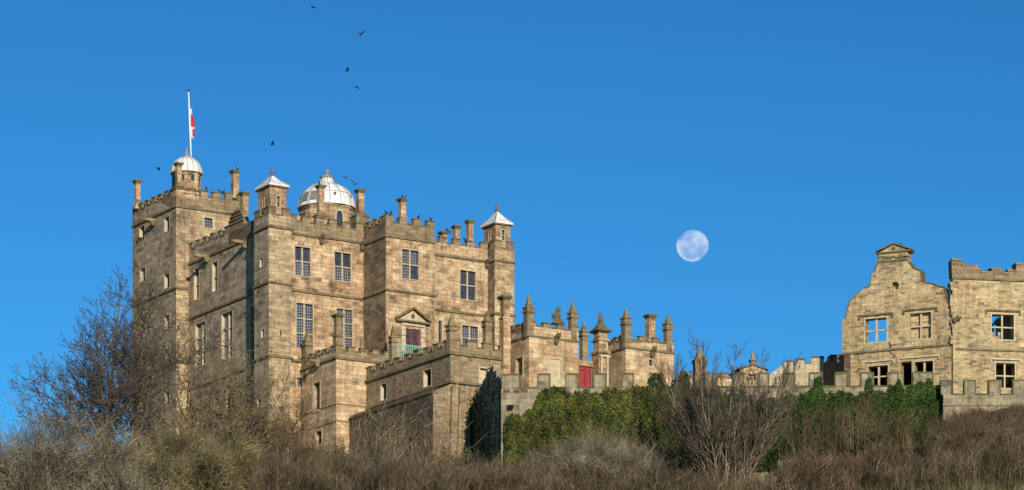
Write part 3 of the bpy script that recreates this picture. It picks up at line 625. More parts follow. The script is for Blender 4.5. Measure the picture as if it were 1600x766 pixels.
for k in (-9, -8):                                          # grey roof lights low on the left of the dome
    a0_, a1_ = ph+k*math.pi/8+0.05, ph+(k+1)*math.pi/8-0.05; m_ = MB()
    for i in (2, 3, 4):
        (ra, za), (rb, zb2) = prof[i+1], prof[i+2]; f_ = 1.022
        m_.quad(*[(xDm+r*f_*math.cos(a), yDm+r*f_*math.sin(a), z) for r, z, a in ((ra, za, a0_), (ra, za, a1_), (rb, zb2, a1_), (rb, zb2, a0_))])
    m_.build('roof_light', 'rooflight', do)
m_ = MB()
for k in range(16):                                         # small lucarnes of the dome, rust stained
    a = ph+math.pi/16+k*math.pi/8; i = 5; r = (prof[i][0]+prof[i+1][0])/2*math.cos(math.pi/16); z = (prof[i][1]+prof[i+1][1])/2-0.15
    if k % 2 == 0: m_ = MB(); m_.ball((xDm+math.cos(a)*(r+0.02), yDm+math.sin(a)*(r+0.02), z), (0.15, 0.15, 0.18), 8); m_.build('lucarne', 'rust', do)
m_ = MB(); zt_ = prof[-1][1]; zf = def_z(265); hh = zf-zt_
m_.lathe(xDm, yDm, [(rt*0.62, zt_-0.02), (rt*0.8, zt_+0.05), (rt*0.8, zt_+0.13), (0.22, zt_+0.18), (0.17, zt_+hh*0.4), (0.11, zt_+hh*0.5), (0.13, zt_+hh*0.56), (0.26, zt_+hh*0.72), (0.25, zt_+hh*0.85), (0.1, zt_+hh*0.97), (0.02, zf)], 12)
m_.build('finial', 'leadrib', do, smooth=True)
# cupola on tower A
yU = yA+2.1; xU = K.X(291.5, yU); uz = lambda py: K.Z(py, xU, yU); R2 = 25/FOC*K.w(xU, yU)[1]
m_ = MB(); m_.lathe(xU, yU, [(R2*0.92, uz(325)), (R2*0.92, uz(274)), (R2*0.99, uz(272))], 8, 0, ph); cu = m_.build('cupola_wall', 'wall', keep)
m_ = MB(); fr_ = MB()
for k in range(8):
    a = ph+math.pi/8+k*math.pi/4; ap = R2*0.92*math.cos(math.pi/8); ca, sa = math.cos(a), math.sin(a)
    def pt(u, z, d): return (xU+ca*(ap+d)-sa*u, yU+sa*(ap+d)+ca*u, z)
    zc = uz(282); arch = [(-0.16, zc-0.25), (0.16, zc-0.25), (0.16, zc+0.12)]+[(0.16*math.cos(t_), zc+0.12+0.16*math.sin(t_)) for t_ in np.linspace(0.4, math.pi-0.4, 5)]+[(-0.16, zc+0.12)]
    m_ = MB(); m_.prism([pt(u, z, -0.01) for u, z in arch], (ca*0.022, sa*0.022, 0)); m_.build('window', 'glass', cu)
zb_ = uz(272.5); H = uz(247)-zb_
prof = [(R2+0.04, zb_), (R2+0.04, zb_+0.06)]+[(R2*math.cos(t_), zb_+0.08+H*math.sin(t_)) for t_ in np.linspace(0.05, 1.35, 9)]
m_ = MB(); m_.lathe(xU, yU, prof, 16, 0, ph); cd_ = m_.build('lead_dome', 'lead', keep)
m_ = MB()
for k in range(16):
    a = ph+k*math.pi/8; m_.tube([(xU+r*math.cos(a), yU+r*math.sin(a), z) for r, z in prof[1:]], [0.028]*(len(prof)-1), 5)
m_.build('lead_roll', 'leadrib', cd_)
zt_ = prof[-1][1]; zf = uz(231); hh = zf-zt_; m_ = MB()
m_.lathe(xU, yU, [(0.3, zt_-0.05), (0.34, zt_+0.08), (0.22, zt_+0.15), (0.12, zt_+hh*0.5), (0.06, zt_+hh*0.7), (0.14, zt_+hh*0.8), (0.1, zt_+hh*0.93), (0.02, zf)], 10); m_.build('finial', 'leadrib', cd_, smooth=True)

# flagpole and flag
yP = yU+0.9; wx_, wy_ = K.w(K.X(298.5, yP), yP)
def P3(px, py, Y): v = W(px, py, Y); return (v.x, v.y, v.z)
m_ = MB(); p0 = Vector(P3(299.2, 262, wy_)); p1 = Vector(P3(294.6, 143, wy_))
base = P3(299.2, 262, wy_)
def rel(p): return Vector(p)-Vector(base)
e = bpy.data.objects.new('flagpole', None); COL.objects.link(e); e.location = base; tag(e, 'slender white flagpole rising from the domed cupola of the tallest tower', 'flagpole')
m_.tube([rel(p0), rel(p1)], [0.075, 0.055], 10); m_.build('pole', 'white', e, smooth=True)
m_ = MB(); m_.ball(rel(P3(294.6, 142, wy_)), 0.11, 8); m_.build('finial', 'iron', e)
m_ = MB(); nz, na = 26, 9; top = Vector(P3(295.9, 170, wy_)); bot = Vector(P3(298.0, 216, wy_))
for i in range(nz+1):
    f = i/nz; c = top.lerp(bot, f); wdt = 0.72*(0.12+0.27*math.sin(min(1, f*1.6+0.15)*math.pi*0.6))*(1 if f < .9 else .8)
    for k in range(na):
        g_ = k/(na-1); m_.v.append((c.x+0.06+wdt*g_+0.05*math.sin(f*9+g_*3)*g_-top.x, c.y+0.13*math.sin(g_*11+f*4)*(0.3+g_)-top.y, c.z-0.05*g_-top.z))
for i in range(nz):
    for k in range(na-1):
        f = i/nz; g_ = k/(na-1); a = i*na+k
        m_.f.append((a, a+1, a+na+1, a+na)); m_.m.append(0 if (0.16 < f < 0.58 and g_ > 0.1) or (0.68 < f < 0.9 and g_ > 0.35-f*0.2) or abs(g_-0.45) < 0.1 and f > .1 else 1)
fl = m_.build('flag', ['flagred', 'flagwhite'], smooth=True, loc=top); tag(fl, 'limp red and white flag hanging half way down the white flagpole', 'flag')
sd = fl.modifiers.new('thickness', 'SOLIDIFY'); sd.thickness = 0.015

# ------------------------------------------------------------------ projecting lodge J
J = Fr(525.5, 271.8, 31.5, 41.0)
lj = J.empty('stair_lodge', 'small square battlemented stone lodge with a tall corner chimney below the keep', 'castle lodge')
yJ = J.Y(471.5, 0); xJ1 = J.X(612, 0); zJ1 = J.Z(560.5, 0, 0); zJs = J.Z(547.5, J.X(541, 0), 0); zJt = zJs+0.36
zJ2 = J.Z(632, 0, 0); zJ3 = J.Z(659, 0, 0)
hJ = [J.hL(0, 489.5, 500, 600, 643), J.hL(0, 493.5, 502.5, 675, 697)]
block(lj, 0, xJ1, 0, yJ, 0, zJs-0.1, (), hJ, mats=('lodge', 'lodge'))
window(lj, 'L', 0, hJ[0], 1, 1, (), sw=0.16, inset=0.3); window(lj, 'L', 0, hJ[1], 1, 1, (), sw=0.12, inset=0.3, glass='void')
strings(lj, 0, xJ1, 0, yJ, [zJ1]); strings(lj, 0, xJ1, 0, yJ, [zJ2, zJ3], h=0.12, proud=0.05, mat='parapet')
parapet(lj, 0, xJ1, 0, yJ, zJ1+0.1, zJs, zJt, B=False, R=False, per=1.18, mw=0.62)
m_ = MB(); pa = J.X(551, 0); m_.box(pa, pa+0.5, -0.03, 0.02, J.Z(597.5, pa, 0), J.Z(590, pa, 0)); m_.build('stone_plaque', 'retain', lj)
# corner chimney stack
cs = 0.56; m_ = MB(); m_.box(-0.02, cs, -0.02, cs*0.9, zJs-0.2, J.Z(525, 0, 0)); m_.frust(cs/2, cs*.45, J.Z(525, 0, 0), J.Z(525, 0, 0)+0.1, cs+0.12, cs+0.06)
m_.box(0.02, cs-0.04, 0.02, cs*0.85, J.Z(525, 0, 0)+0.1, J.Z(494, 0, 0)); o = m_.build('chimney', 'parapet', lj)
m_ = MB(); zz = J.Z(490.5, 0, 0); m_.frust(cs/2, cs*.45, zz-0.25, zz-0.1, cs, cs+0.25); m_.frust(cs/2, cs*.45, zz-0.1, zz, cs+0.27, cs+0.22); m_.build('chimney_cap', 'coping', o)
def pinF(fr, root, px, y, ptop, pc1, pc0, pb, s=0.5, frame=None):
    x = fr.X(px, y); return pinnacle(root, x, y, fr.Z(pb, x, y), fr.Z(pc0, x, y), fr.Z(pc1, x, y), fr.Z(ptop, x, y), s, frame)
yy = J.Y(480, 0.25); pinnacle(lj, 0.25, yy, zJ1-1.0, J.Z(543, .25, yy), J.Z(532, .25, yy), J.Z(516, .25, yy), 0.5)
pinF(J, lj, 565, 0.2, 526.5, 548, 550, 552, 0.32)
pinF(J, lj, 614, -0.2, 509, 526.5, 537, 570, 0.46)
yy = J.Y(500, 0); spout(lj, 'L', 0, yy, J.Z(570, 0, yy)+0.1, ln=1.0)

# ------------------------------------------------------------------ terrace range K
yc = -0.01
xk0 = J.X(572, 0)
# near corner of terrace: left face plane x=xk0 in J frame
yk = J.Y(704, xk0); wx_, wy_ = J.w(xk0, yk)
T = Fr(704, wy_, 31.5, 41.0)
tr = T.empty('terrace_range', 'low battlemented stone terrace building with slit windows and buttress in front of the keep', 'castle terrace')
yT = T.Y(572.5, 0); xT1 = T.X(796, 0); zT1 = T.Z(554, 0, 0); zTt = T.Z(533.5, 0, T.Y(690, 0)); zTs = zTt-0.42; zT2 = T.Z(597, 0, 0)
hT = [T.hL(0, 594.5, 604, 601.5, 627), T.hL(0, 661.5, 673.5, 580, 606)]; hTf = [T.hF(0, 750, 762, 575, 597)]
block(tr, 0, xT1, 0, yT, zT2, zTs-0.1, hTf, hT, mats=('rubble', 'rubble'))
for h in hT: window(tr, 'L', 0, h, mull=False, sw=0.07, proud=0.01, inset=0.4, glass='void', jamb=True)
window(tr, 'F', 0, hTf[0], mull=False, sw=0.12, inset=0.3, glass='trim')
strings(tr, 0, xT1, 0, yT, [zT1], h=0.26, proud=0.16); strings(tr, 0, xT1, 0, yT, [zT2-0.05], h=0.16, proud=0.08)
parapet(tr, 0, xT1, 0, yT, zT1+0.1, zTs, zTt, B=False, R=False, per=1.4, mw=0.82)
# plinth below: battered sooty wall
m_ = MB(); o_ = 0.5
m_.prism([(0.12, 0.12, zT2-0.3), (0.12, yT-0.1, zT2-0.3), (0.12, yT-0.1, 0), (0.12, 0.12, 0)], (0.8, 0, 0), 0)
m_.quad((0.12, 0.12, 0), (xT1, 0.12, 0), (xT1, 0.12, zT2-0.05), (0.12, 0.12, zT2-0.05), 1)
m_.quad((0.0, 0, zT2-0.05), (0, yT, zT2-0.05), (0.12, yT, zT2-0.3), (0.12, 0.12, zT2-0.3), 0)
m_.build('plinth_wall', ['soot_shade', 'rubble'], tr)
# projecting plinth with a weathered sloping top; its near end reads as a buttress
px_ = -1.5; zl = T.Z(612, px_, 0.0); m_ = MB(); y1_ = yT-0.01
m_.quad((px_, 0, 0), (px_, 0, zl), (px_, y1_, zl), (px_, y1_, 0), 0)
m_.quad((px_, 0, zl), (0.1, 0, zT2-0.1), (0.1, y1_, zT2-0.1), (px_, y1_, zl), 0)
m_.quad((px_, 0, 0), (0.1, 0, 0), (0.1, 0, zT2-0.1), (px_, 0, zl), 1)
m_.build('buttress', ['soot_shade', 'rubble'], tr)
m_ = MB(); m_.prism([(px_-0.09, -0.03, zl-0.12), (px_-0.09, -0.03, zl+0.02), (px_+0.4, -0.03, zl+0.36), (px_+0.4, -0.03, zl+0.2)], (0, y1_, 0)); m_.build('weathered_ledge', 'soot_shade', tr)
def buttress(x0, x1, y0, y1, ztop, drop):
    b_ = MB(); b_.prism([(x0-0.35, y0, 0), (x1, y0, 0), (x1, y0, ztop), (x0, y0, ztop-drop)], (0, y1-y0, 0)); return b_.build('buttress', 'rubble', tr)
buttress(-0.02, 0.45, -0.35, 0.3, zT2-0.1, 0.3)
buttress(0.45, 1.4, -0.55, 0.3, zT2-1.2, 0.5)
pinF(T, tr, 705, 0.25, 491.5, 508.5, 519, 553, 0.55)
pinF(T, tr, 761, 0.25, 485.5, 501.5, 512.5, 560, 0.52)
# tall square stack at the right end
xs_ = T.X(789, -0.1); s_ = 0.62; m_ = MB(); zz = lambda py: T.Z(py, xs_, -0.1)
m_.box(xs_-s_/2, xs_+s_/2, -0.4, -0.4+s_, zz(612), zz(499)); m_.frust(xs_, -0.09, zz(499), zz(498)+0.08, s_+0.14, s_+0.08); m_.box(xs_-s_/2+.04, xs_+s_/2-.04, -0.36, -0.36+s_-.08, zz(498), zz(468))
o = m_.build('chimney', 'wall', tr); m_ = MB(); m_.frust(xs_, -0.09, zz(469), zz(466), s_, s_+0.26); m_.frust(xs_, -0.09, zz(466), zz(463), s_+0.28, s_+0.22); m_.build('chimney_cap', 'coping', o)

# ------------------------------------------------------------------ gate lodges L and N, gate screen
wxe, wye = T.w(xT1, 0)
L = Fr(826.5, wye-1.6, 31.5, 45.2)
def lodge(fr, root, pxl, pxr, zstr_py, ps, hf, hl, per=1.15):
    y1 = fr.Y(pxl, 0); x1 = fr.X(pxr, 0); z1 = fr.Z(zstr_py, 0, 0); zs_ = fr.Z(ps, fr.X(fr_px+14, 0), 0)
    block(root, 0, x1, 0, y1, 0, zs_-0.1, hf, hl, mats=('lodge', 'lodge'), depth=0.3)
    strings(root, 0, x1, 0, y1, [z1], h=0.16, proud=0.1)
    parapet(root, 0, x1, 0, y1, z1+0.08, zs_, zs_+0.32, per=per, mw=0.6, th=0.28)
    return x1, y1
fr_px = 826.5
lg = L.empty('gate_lodge', 'square stone lodge with pale blocked doorway and two obelisks left of the red gate', 'gate lodge', None)
hl = [L.hL(0, 806, 816.5, 561, 590)]; hf = [L.hF(0, 858, 877, 560, 612)]
lodge(L, lg, 795, 903.5, 526, 508.5, hf, hl)
window(lg, 'L', 0, hl[0], mull=False, sw=0.13, inset=0.25, glass='rust', name='doorway'); window(lg, 'F', 0, hf[0], mull=False, sw=0.1, inset=0.06, glass='trim', name='blocked_doorway')
pinF(L, lg, 826, 0.2, 462, 480, 490.5, 527, 0.56); pinF(L, lg, 894.5, 0.2, 471, 488.5, 499.5, 533, 0.5)
a = L.X(868, 0); spout(lg, 'F', 0, a, L.Z(527, a, 0))
xN, yN = L.X(977.6, 0), 0
wxn, wyn = L.w(xN, 0); N = Fr(977.6, wyn, 31.5, 45.2); fr_px = 977.6
ln_ = N.empty('gate_lodge', 'square stone lodge with a tiny square window and short chimney right of the red gate', 'gate lodge', None)
hf = [N.hF(0, 1013.5, 1019, 562, 572)]
lodge(N, ln_, 946.5, 1052.5, 544.5, 530, hf, [])
window(ln_, 'F', 0, hf[0], mull=False, sw=0.12, inset=0.2)
pinF(N, ln_, 978, 0.2, 482, 497, 509.5, 545, 0.54); pinF(N, ln_, 1043.5, 0.2, 491, 506, 518, 551, 0.5)
xc = N.X(1016, 0.6); chimney(ln_, xc, 0.6, N.Z(531, xc, .6)-0.3, N.Z(492.5, xc, .6), 0.56)
a = N.X(1018, 0); spout(ln_, 'F', 0, a, N.Z(548, a, 0))
# gate screen between them
G = Fr(904, L.w(L.X(904, 1.0), 1.0)[1], 31.5, 45.2)
gs = G.empty('gate_screen', 'stone gate screen with red wooden gate, obelisk and niched pier between the two lodges', 'gateway')
gx0, gx1 = G.X(905, 0), G.X(926, 0); gz0, gz1 = 0, G.Z(570.5, gx0, 0)
m_ = MB(); m_.box(gx0-0.2, gx1+0.3, 0.05, 0.6, gz1, gz1+0.42); m_.box(gx0-0.4, gx0-0.01, 0.05, 0.5, 0, gz1+0.4); m_.build('lintel', 'wall', gs)
m_ = MB(); m_.box(gx0, gx1, 0.2, 0.3, gz0, gz1)
gt = m_.build('red_gate', 'redgate', gs); m_ = MB(); gw = gx1-gx0
for f in (0.02, 0.46, 0.9): m_.box(gx0+gw*f, gx0+gw*(f+0.08), 0.15, 0.2, gz0, gz1)
for f in (0.3, 0.62, 0.96): m_.box(gx0, gx1, 0.16, 0.2, gz1*f-0.05, gz1*f+0.05)
m_.build('gate_rail', 'red', gt)
pinF(G, gs, 912, 0.35, 503, 517, 527, 568, 0.46)
# niched pier
px0, px1 = G.X(936, -0.7), G.X(950, -0.7); pxm = (px0+px1)/2; z = lambda py: G.Z(py, pxm, -0.9); s_ = px1-px0
m_ = MB(); m_.box(px0-0.05, px1+0.05, -0.75, 0.25, 0, z(552)); m_.frust(pxm, -0.28, z(552), z(547), s_+0.3, s_+0.25, 0, 1.2, 1.1); m_.box(px0, px1, -0.7, 0.1, z(547), z(532)); m_.frust(pxm, -0.28, z(532), z(529), s_+0.28, s_+0.2, 0, 1.1, 1.0)
m_.box(px0+0.02, px1-0.02, -0.66, 0.06, z(529), z(519)); pr = m_.build('pier', 'wall', gs)
m_ = MB(); m_.frust(pxm, -0.3, z(519), z(516.5), s_+0.1, s_+0.6, 0, 0.9, 1.35); m_.frust(pxm, -0.3, z(516.5), z(507), s_+0.55, 0.45, 0, 1.3, 0.42); m_.build('pier_cap', 'coping', pr)
m_ = MB(); ccx = pxm
for dx in (-0.27, 0.27): m_.lathe(ccx+dx, -0.86, [(0.12, 0), (0.12, 0.15), (0.09, 0.2), (0.08, z(558)-0.15), (0.13, z(558))], 8)
m_.box(ccx-0.45, ccx+0.45, -0.98, -0.76, z(558), z(555)); m_.build('niche_column', 'trim', pr)
# statues
def statue(fr, px, y, pb, pt, label, name, lion=True):
    x = fr.X(px, y); zb0 = fr.Z(pb, x, y); h = fr.Z(pt, x, y)-zb0; w = fr.w(x, y)
    m_ = MB()
    # seated beast facing +x: haunches, chest, forelegs, mane and muzzle
    m_.frust(0, 0, -0.28*h, 0.02*h, 0.95*h, 0.5*h, 0, 0.6*h, 0.4*h); m_.frust(0, 0, 0.0, 0.08*h, 0.55*h, 0.5*h, 0, 0.42*h, 0.4*h)
    if lion:
        m_.ball((-0.14*h, 0, 0.27*h), (0.24*h, 0.19*h, 0.22*h), 12); m_.ball((0.0, 0, 0.45*h), (0.17*h, 0.16*h, 0.28*h), 12, tilt=-0.35)
        m_.ball((0.04*h, 0, 0.72*h), (0.17*h, 0.17*h, 0.19*h), 12); m_.ball((0.12*h, 0, 0.82*h), (0.12*h, 0.11*h, 0.12*h), 10); m_.ball((0.24*h, 0, 0.78*h), (0.09*h, 0.07*h, 0.06*h), 8)
        for s in (-1, 1):
            m_.tube([(0.09*h, s*0.09*h, 0.5*h), (0.16*h, s*0.1*h, 0.28*h), (0.18*h, s*0.1*h, 0.1*h)], [0.07*h, 0.055*h, 0.05*h], 8); m_.ball((0.22*h, s*0.1*h, 0.11*h), (0.08*h, 0.05*h, 0.04*h), 8)
            m_.ball((-0.06*h, s*0.14*h, 0.22*h), (0.16*h, 0.08*h, 0.15*h), 8); m_.ball((0.06*h, s*0.09*h, 0.92*h), (0.03*h, 0.03*h, 0.05*h), 6)
        m_.tube([(-0.34*h, 0, 0.15*h), (-0.42*h, 0, 0.3*h), (-0.34*h, 0, 0.45*h)], [0.035*h, 0.03*h, 0.045*h], 6)
    else:
        # seated draped figure
        m_.ball((0, 0, 0.25*h), (0.26*h, 0.2*h, 0.2*h), 12); m_.ball((-0.03*h, 0, 0.52*h), (0.16*h, 0.13*h, 0.26*h), 12); m_.ball((-0.03*h, 0, 0.87*h), (0.085*h, 0.09*h, 0.11*h), 10)
        m_.tube([(-0.03*h, 0, 0.72*h), (-0.03*h, 0, 0.82*h)], [0.06*h, 0.05*h], 8)
        m_.tube([(-0.14*h, 0.05*h, 0.68*h), (-0.24*h, -0.03*h, 0.5*h), (-0.12*h, -0.13*h, 0.40*h)], [0.06*h, 0.05*h, 0.035*h], 8); m_.tube([(0.09*h, 0, 0.68*h), (0.17*h, -0.04*h, 0.5*h), (0.1*h, -0.14*h, 0.42*h)], [0.06*h, 0.05*h, 0.035*h], 8)
        for s in (-1, 1): m_.tube([(s*0.08*h, 0, 0.3*h), (s*0.1*h, -0.2*h, 0.32*h), (s*0.1*h, -0.22*h, 0.08*h)], [0.09*h, 0.08*h, 0.06*h], 8)
    o = m_.build(name, 'carve', loc=(w[0], w[1], zb0+fr.zb), smooth=True); o.rotation_euler = (0, 0, math.radians(10 if lion else 20))
    rm = o.modifiers.new('weathered', 'REMESH'); rm.mode = 'VOXEL'; rm.voxel_size = 0.035; rm.use_smooth_shade = True
    return tag(o, label, 'statue')
statue(L, 871, 0.35, 500.5, 478, 'weathered stone lion sitting upright on the battlements of the left lodge', 'lion_statue')
statue(G, 938.5, -0.3, 508, 487.5, 'weathered stone figure seated on the sloping cap of the gate pier', 'seated_statue', lion=False)

# ------------------------------------------------------------------ retaining wall
O = Fr(783, 250.6, -1.3, 38.0)
rw = O.empty('retaining_wall', 'long grey stone retaining wall with square merlons, mostly hidden under ivy', 'retaining wall')
xo1 = O.X(1475, 0); zOs = O.Z(604.5, 0, 0); zOt = O.Z(584, 0, 0)
m_ = MB(); m_.box(0, xo1, 0, 0.9, 0, zOs-0.12); m_.build('wall', 'retain', rw)
cp = MB()
mer = [(783, 813), (839, 860), (883, 904), (927, 948), (971.6, 990.6), (1014, 1034), (1057, 1075), (1100, 1120), (1144, 1163), (1184, 1202), (1223, 1243), (1264, 1285.5), (1304, 1324), (1344.5, 1365.7), (1386, 1404.5), (1426, 1459)]
mm_ = MB()
for p0, p1 in mer:
    a0, a1 = O.X(p0, 0), O.X(p1, 0)
    mm_.box(a0+0.06, a1-0.06, -0.01, 0.55, zOs-0.1, zOt-0.1); 
    for (b0, b1, c0, c1) in ((a0, a0+0.09, zOs-0.02, zOt), (a1-0.09, a1, zOs-0.02, zOt), (a0+0.09, a1-0.09, zOt-0.1, zOt)): cp.box(b0, b1, -0.06, 0.6, c0, c1, 0, 0.008)
prev = None
for p0, p1 in mer+[(1475, 1480)]:
    if prev is not None: cp.box(O.X(prev, 0)+0.003, O.X(p0, 0)-0.003, -0.07, 0.6, zOs-0.12, zOs-0.02, 0, 0.008)
    prev = p1
o = mm_.build('merlons', 'retain', rw); cp.build('coping', 'moss', o)
m_ = MB()
for k in range(24):
    a0 = 0.1+k*0.72+random.uniform(-.1, .1); 
    if random.random() < 0.75: m_.box(a0, a0+random.uniform(0.3, 0.62), -0.015, 0.02, zOs-0.42, zOs-0.2)
m_.build('dark_blocks', 'soot_shade', rw)
m_ = MB(); a0 = O.X(791.5, 0); zz = O.Z(642, a0, 0); m_.box(a0, a0+0.42, -0.03, -0.004, zz, zz+0.4); m_.box(a0+0.25, a0+0.5, -0.12, -0.03, zz+0.16, zz+0.42); m_.build('drain_hole', ['void'], rw)
# return wall running back at the left end, stepped top
Rt = Fr(783, 250.62, 9.5, 38.0)
m_ = MB(); y = 0.9; tops = [586, 578, 570, 577, 586, 595, 604, 613, 622, 632]
for k, tp in enumerate(tops):
    ya, yb = 0.9+k*1.33, 0.9+(k+1)*1.33; zz = Rt.Z(tp, 0, ya); m_.box(0.003, 0.55, ya, yb, 0, zz, 0, 0)
m_.build('return_wall', 'retain', rw, Rt.inroot(rw))
# lower right-hand retaining wall
Q = Fr(1474, 248.8, 0.0, 41.5)
rq = Q.empty('retaining_wall', 'lower length of pale retaining wall with square merlons below the roofless tall ruin', 'retaining wall')
xq1 = Q.X(1700, 0); zQs = Q.Z(615, 0, 0); zQt = Q.Z(593.5, 0, 0); zQb = Q.Z(632, 0, 0)
m_ = MB(); m_.box(0, xq1, 0, 0.9, 0, zQs-0.1); m_.build('wall', 'retain', rq)
m_ = MB(); m_.box(-0.05, xq1, -0.1, 0.05, zQb-0.1, zQb+0.02, 0, 0.01); m_.build('string_course', 'parapet', rq)
mm_ = MB(); cp = MB(); prev = None
for p0, p1 in ((1469.5, 1487), (1506, 1525), (1544.5, 1564), (1582, 1602), (1622, 1641), (1662, 1681)):
    a0, a1 = Q.X(p0, 0), Q.X(p1, 0); mm_.box(a0+0.06, a1-0.06, -0.01, 0.55, zQs-0.1, zQt-0.1)
    for (b0, b1, c0, c1) in ((a0, a0+0.08, zQs-0.02, zQt), (a1-0.08, a1, zQs-0.02, zQt), (a0+0.08, a1-0.08, zQt-0.09, zQt)): cp.box(b0, b1, -0.05, 0.6, c0, c1, 0, 0.008)
    if prev is not None: cp.box(Q.X(prev, 0)+.003, a0-.003, -0.06, 0.6, zQs-0.1, zQs-0.01, 0, 0.008)
    prev = p1
o = mm_.build('merlons', 'retain', rq); cp.build('coping', 'moss', o)
# courtyard platform behind the walls
m_ = MB(); zc = 47.2
pts = [(-0.1, 251.7), (30.4, 251.0), (30.6, 249.9), (60, 249.9), (60, 330), (8, 330), (3, 268), (-1.2, 264)]
m_.prism([(x, y, 40) for x, y in pts], (0, 0, zc-40)); tag(m_.build('courtyard_ground', 'gravel'), kind='structure')

# ------------------------------------------------------------------ background garden walls
Gb = Fr(1213, 269.5, -8.0, 44.0)
gw_ = Gb.empty('garden_wall', 'cream sunlit garden wall with curved ramp and low merlons left of the ruined gable', 'garden wall')
z = lambda px, py: (Gb.X(px, 0), Gb.Z(py, Gb.X(px, 0), 0))
pr = [(1200, 640), (1200, 588), (1207, 582), (1213, 578), (1222, 571), (1229, 566), (1234, 565), (1239, 565), (1239, 569.5), (1245, 569.5), (1245, 563), (1257, 563), (1257, 568), (1268, 568), (1268, 559.5), (1287, 559.5), (1287, 640)]
m_ = MB(); m_.prism([(z(*p)[0], 0, z(*p)[1]) for p in pr], (0, 0.5, 0)); m_.build('wall', 'cream', gw_)
m_ = MB()
for a_, b_, c_ in ((1228, 1240, 564.5), (1244, 1258, 562.5), (1267, 1287.5, 559)): m_.box(z(a_, c_)[0], z(b_, c_)[0], -0.06, 0.56, z(a_, c_)[1]-0.02, z(a_, c_)[1]+0.1, 0, 0.01)
m_.box(z(1239.2, 569)[0], z(1244.8, 569)[0], -0.05, 0.55, z(1239, 569.5)[1]-0.02, z(1239, 569.5)[1]+0.07); m_.box(z(1257.2, 568)[0], z(1267.8, 568)[0], -0.05, 0.55, z(1257, 568)[1]-0.02, z(1257, 568)[1]+0.07)
m_.build('coping', 'coping', gw_)
# shaded link wall running straight back
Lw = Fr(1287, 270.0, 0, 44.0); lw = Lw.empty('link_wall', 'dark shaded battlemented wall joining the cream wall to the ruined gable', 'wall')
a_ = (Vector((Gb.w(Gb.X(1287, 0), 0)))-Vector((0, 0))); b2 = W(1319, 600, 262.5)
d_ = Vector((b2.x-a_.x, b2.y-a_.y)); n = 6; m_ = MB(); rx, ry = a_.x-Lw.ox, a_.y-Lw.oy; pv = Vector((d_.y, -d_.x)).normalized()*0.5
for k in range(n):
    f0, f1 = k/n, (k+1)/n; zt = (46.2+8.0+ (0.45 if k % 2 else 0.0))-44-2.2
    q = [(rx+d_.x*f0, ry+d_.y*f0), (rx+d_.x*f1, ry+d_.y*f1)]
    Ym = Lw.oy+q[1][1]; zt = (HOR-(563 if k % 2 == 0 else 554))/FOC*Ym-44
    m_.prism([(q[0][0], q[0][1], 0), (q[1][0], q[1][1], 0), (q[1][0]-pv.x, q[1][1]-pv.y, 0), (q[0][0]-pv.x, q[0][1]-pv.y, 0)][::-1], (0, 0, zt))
m_.build('wall', 'soot_shade', lw)  # unlit wall: its shade is put into the dark stone colour
# pedimented garden house and fountain statue half hidden behind the bare shrub
Gh = Fr(1157, 280.0, 12.0, 44.0); gh = Gh.empty('garden_house', 'low garden building with a shallow gable and small obelisk behind the bare shrub', 'garden building')
x1 = Gh.X(1196, 0); zz = lambda py: Gh.Z(py, 0, 0)
m_ = MB(); m_.panel(PF(0), 0, x1, 0, zz(577), [(x1*0.3, x1*0.6, 1.0, zz(584))], 0.3); m_.quad((0, 3, 0), (0, 0, 0), (0, 0, zz(577)), (0, 3, zz(577))); m_.quad((x1, 0, 0), (x1, 3, 0), (x1, 3, zz(577)), (x1, 0, zz(577)))
m_.prism([(0, 0, zz(577)), (x1, 0, zz(577)), (x1/2, 0, zz(571))], (0, 3, 0)); m_.quad((x1*.3, .3, 1.0), (x1*.6, .3, 1.0), (x1*.6, .3, zz(584)), (x1*.3, .3, zz(584))); m_.build('wall', 'lodge', gh)
m_ = MB(); m_.prism([(-0.2, -0.15, zz(577)), (x1/2, -0.15, zz(570)), (x1+.2, -0.15, zz(577)), (x1+.2, -.15, zz(575.5)), (x1/2, -.15, zz(568.5)), (-.2, -.15, zz(575.5))], (0, 3.2, 0)); m_.build('roof', 'coping', gh)
pinF(Gh, gh, 1176, 0.4, 549, 562, 566, 572, 0.35)
Gs = Fr(1093, 272.0, 10.0, 44.0); ft = Gs.empty('garden_obelisk', 'tall tapering stone obelisk standing in the garden behind bare branches', 'obelisk')
pinF(Gs, ft, 1093, 0.0, 542, 563, 569, 650, 0.85)
Gt = Fr(1065, 276.0, 8.0, 44.0); gt_ = Gt.empty('garden_wall', 'low tan garden wall with merlons half hidden behind the bare shrub', 'garden wall')
xg1 = Gt.X(1225, 0); zg = Gt.Z(588, 0, 0); block(gt_, 0, xg1, 0, 0.6, 0, zg-0.1, mats=('lodge', 'lodge')); parapet(gt_, 0, xg1, 0, 0.6, zg-0.095, zg, zg+0.4, L=False, R=False, B=False, per=1.4, mw=.8, th=.4)

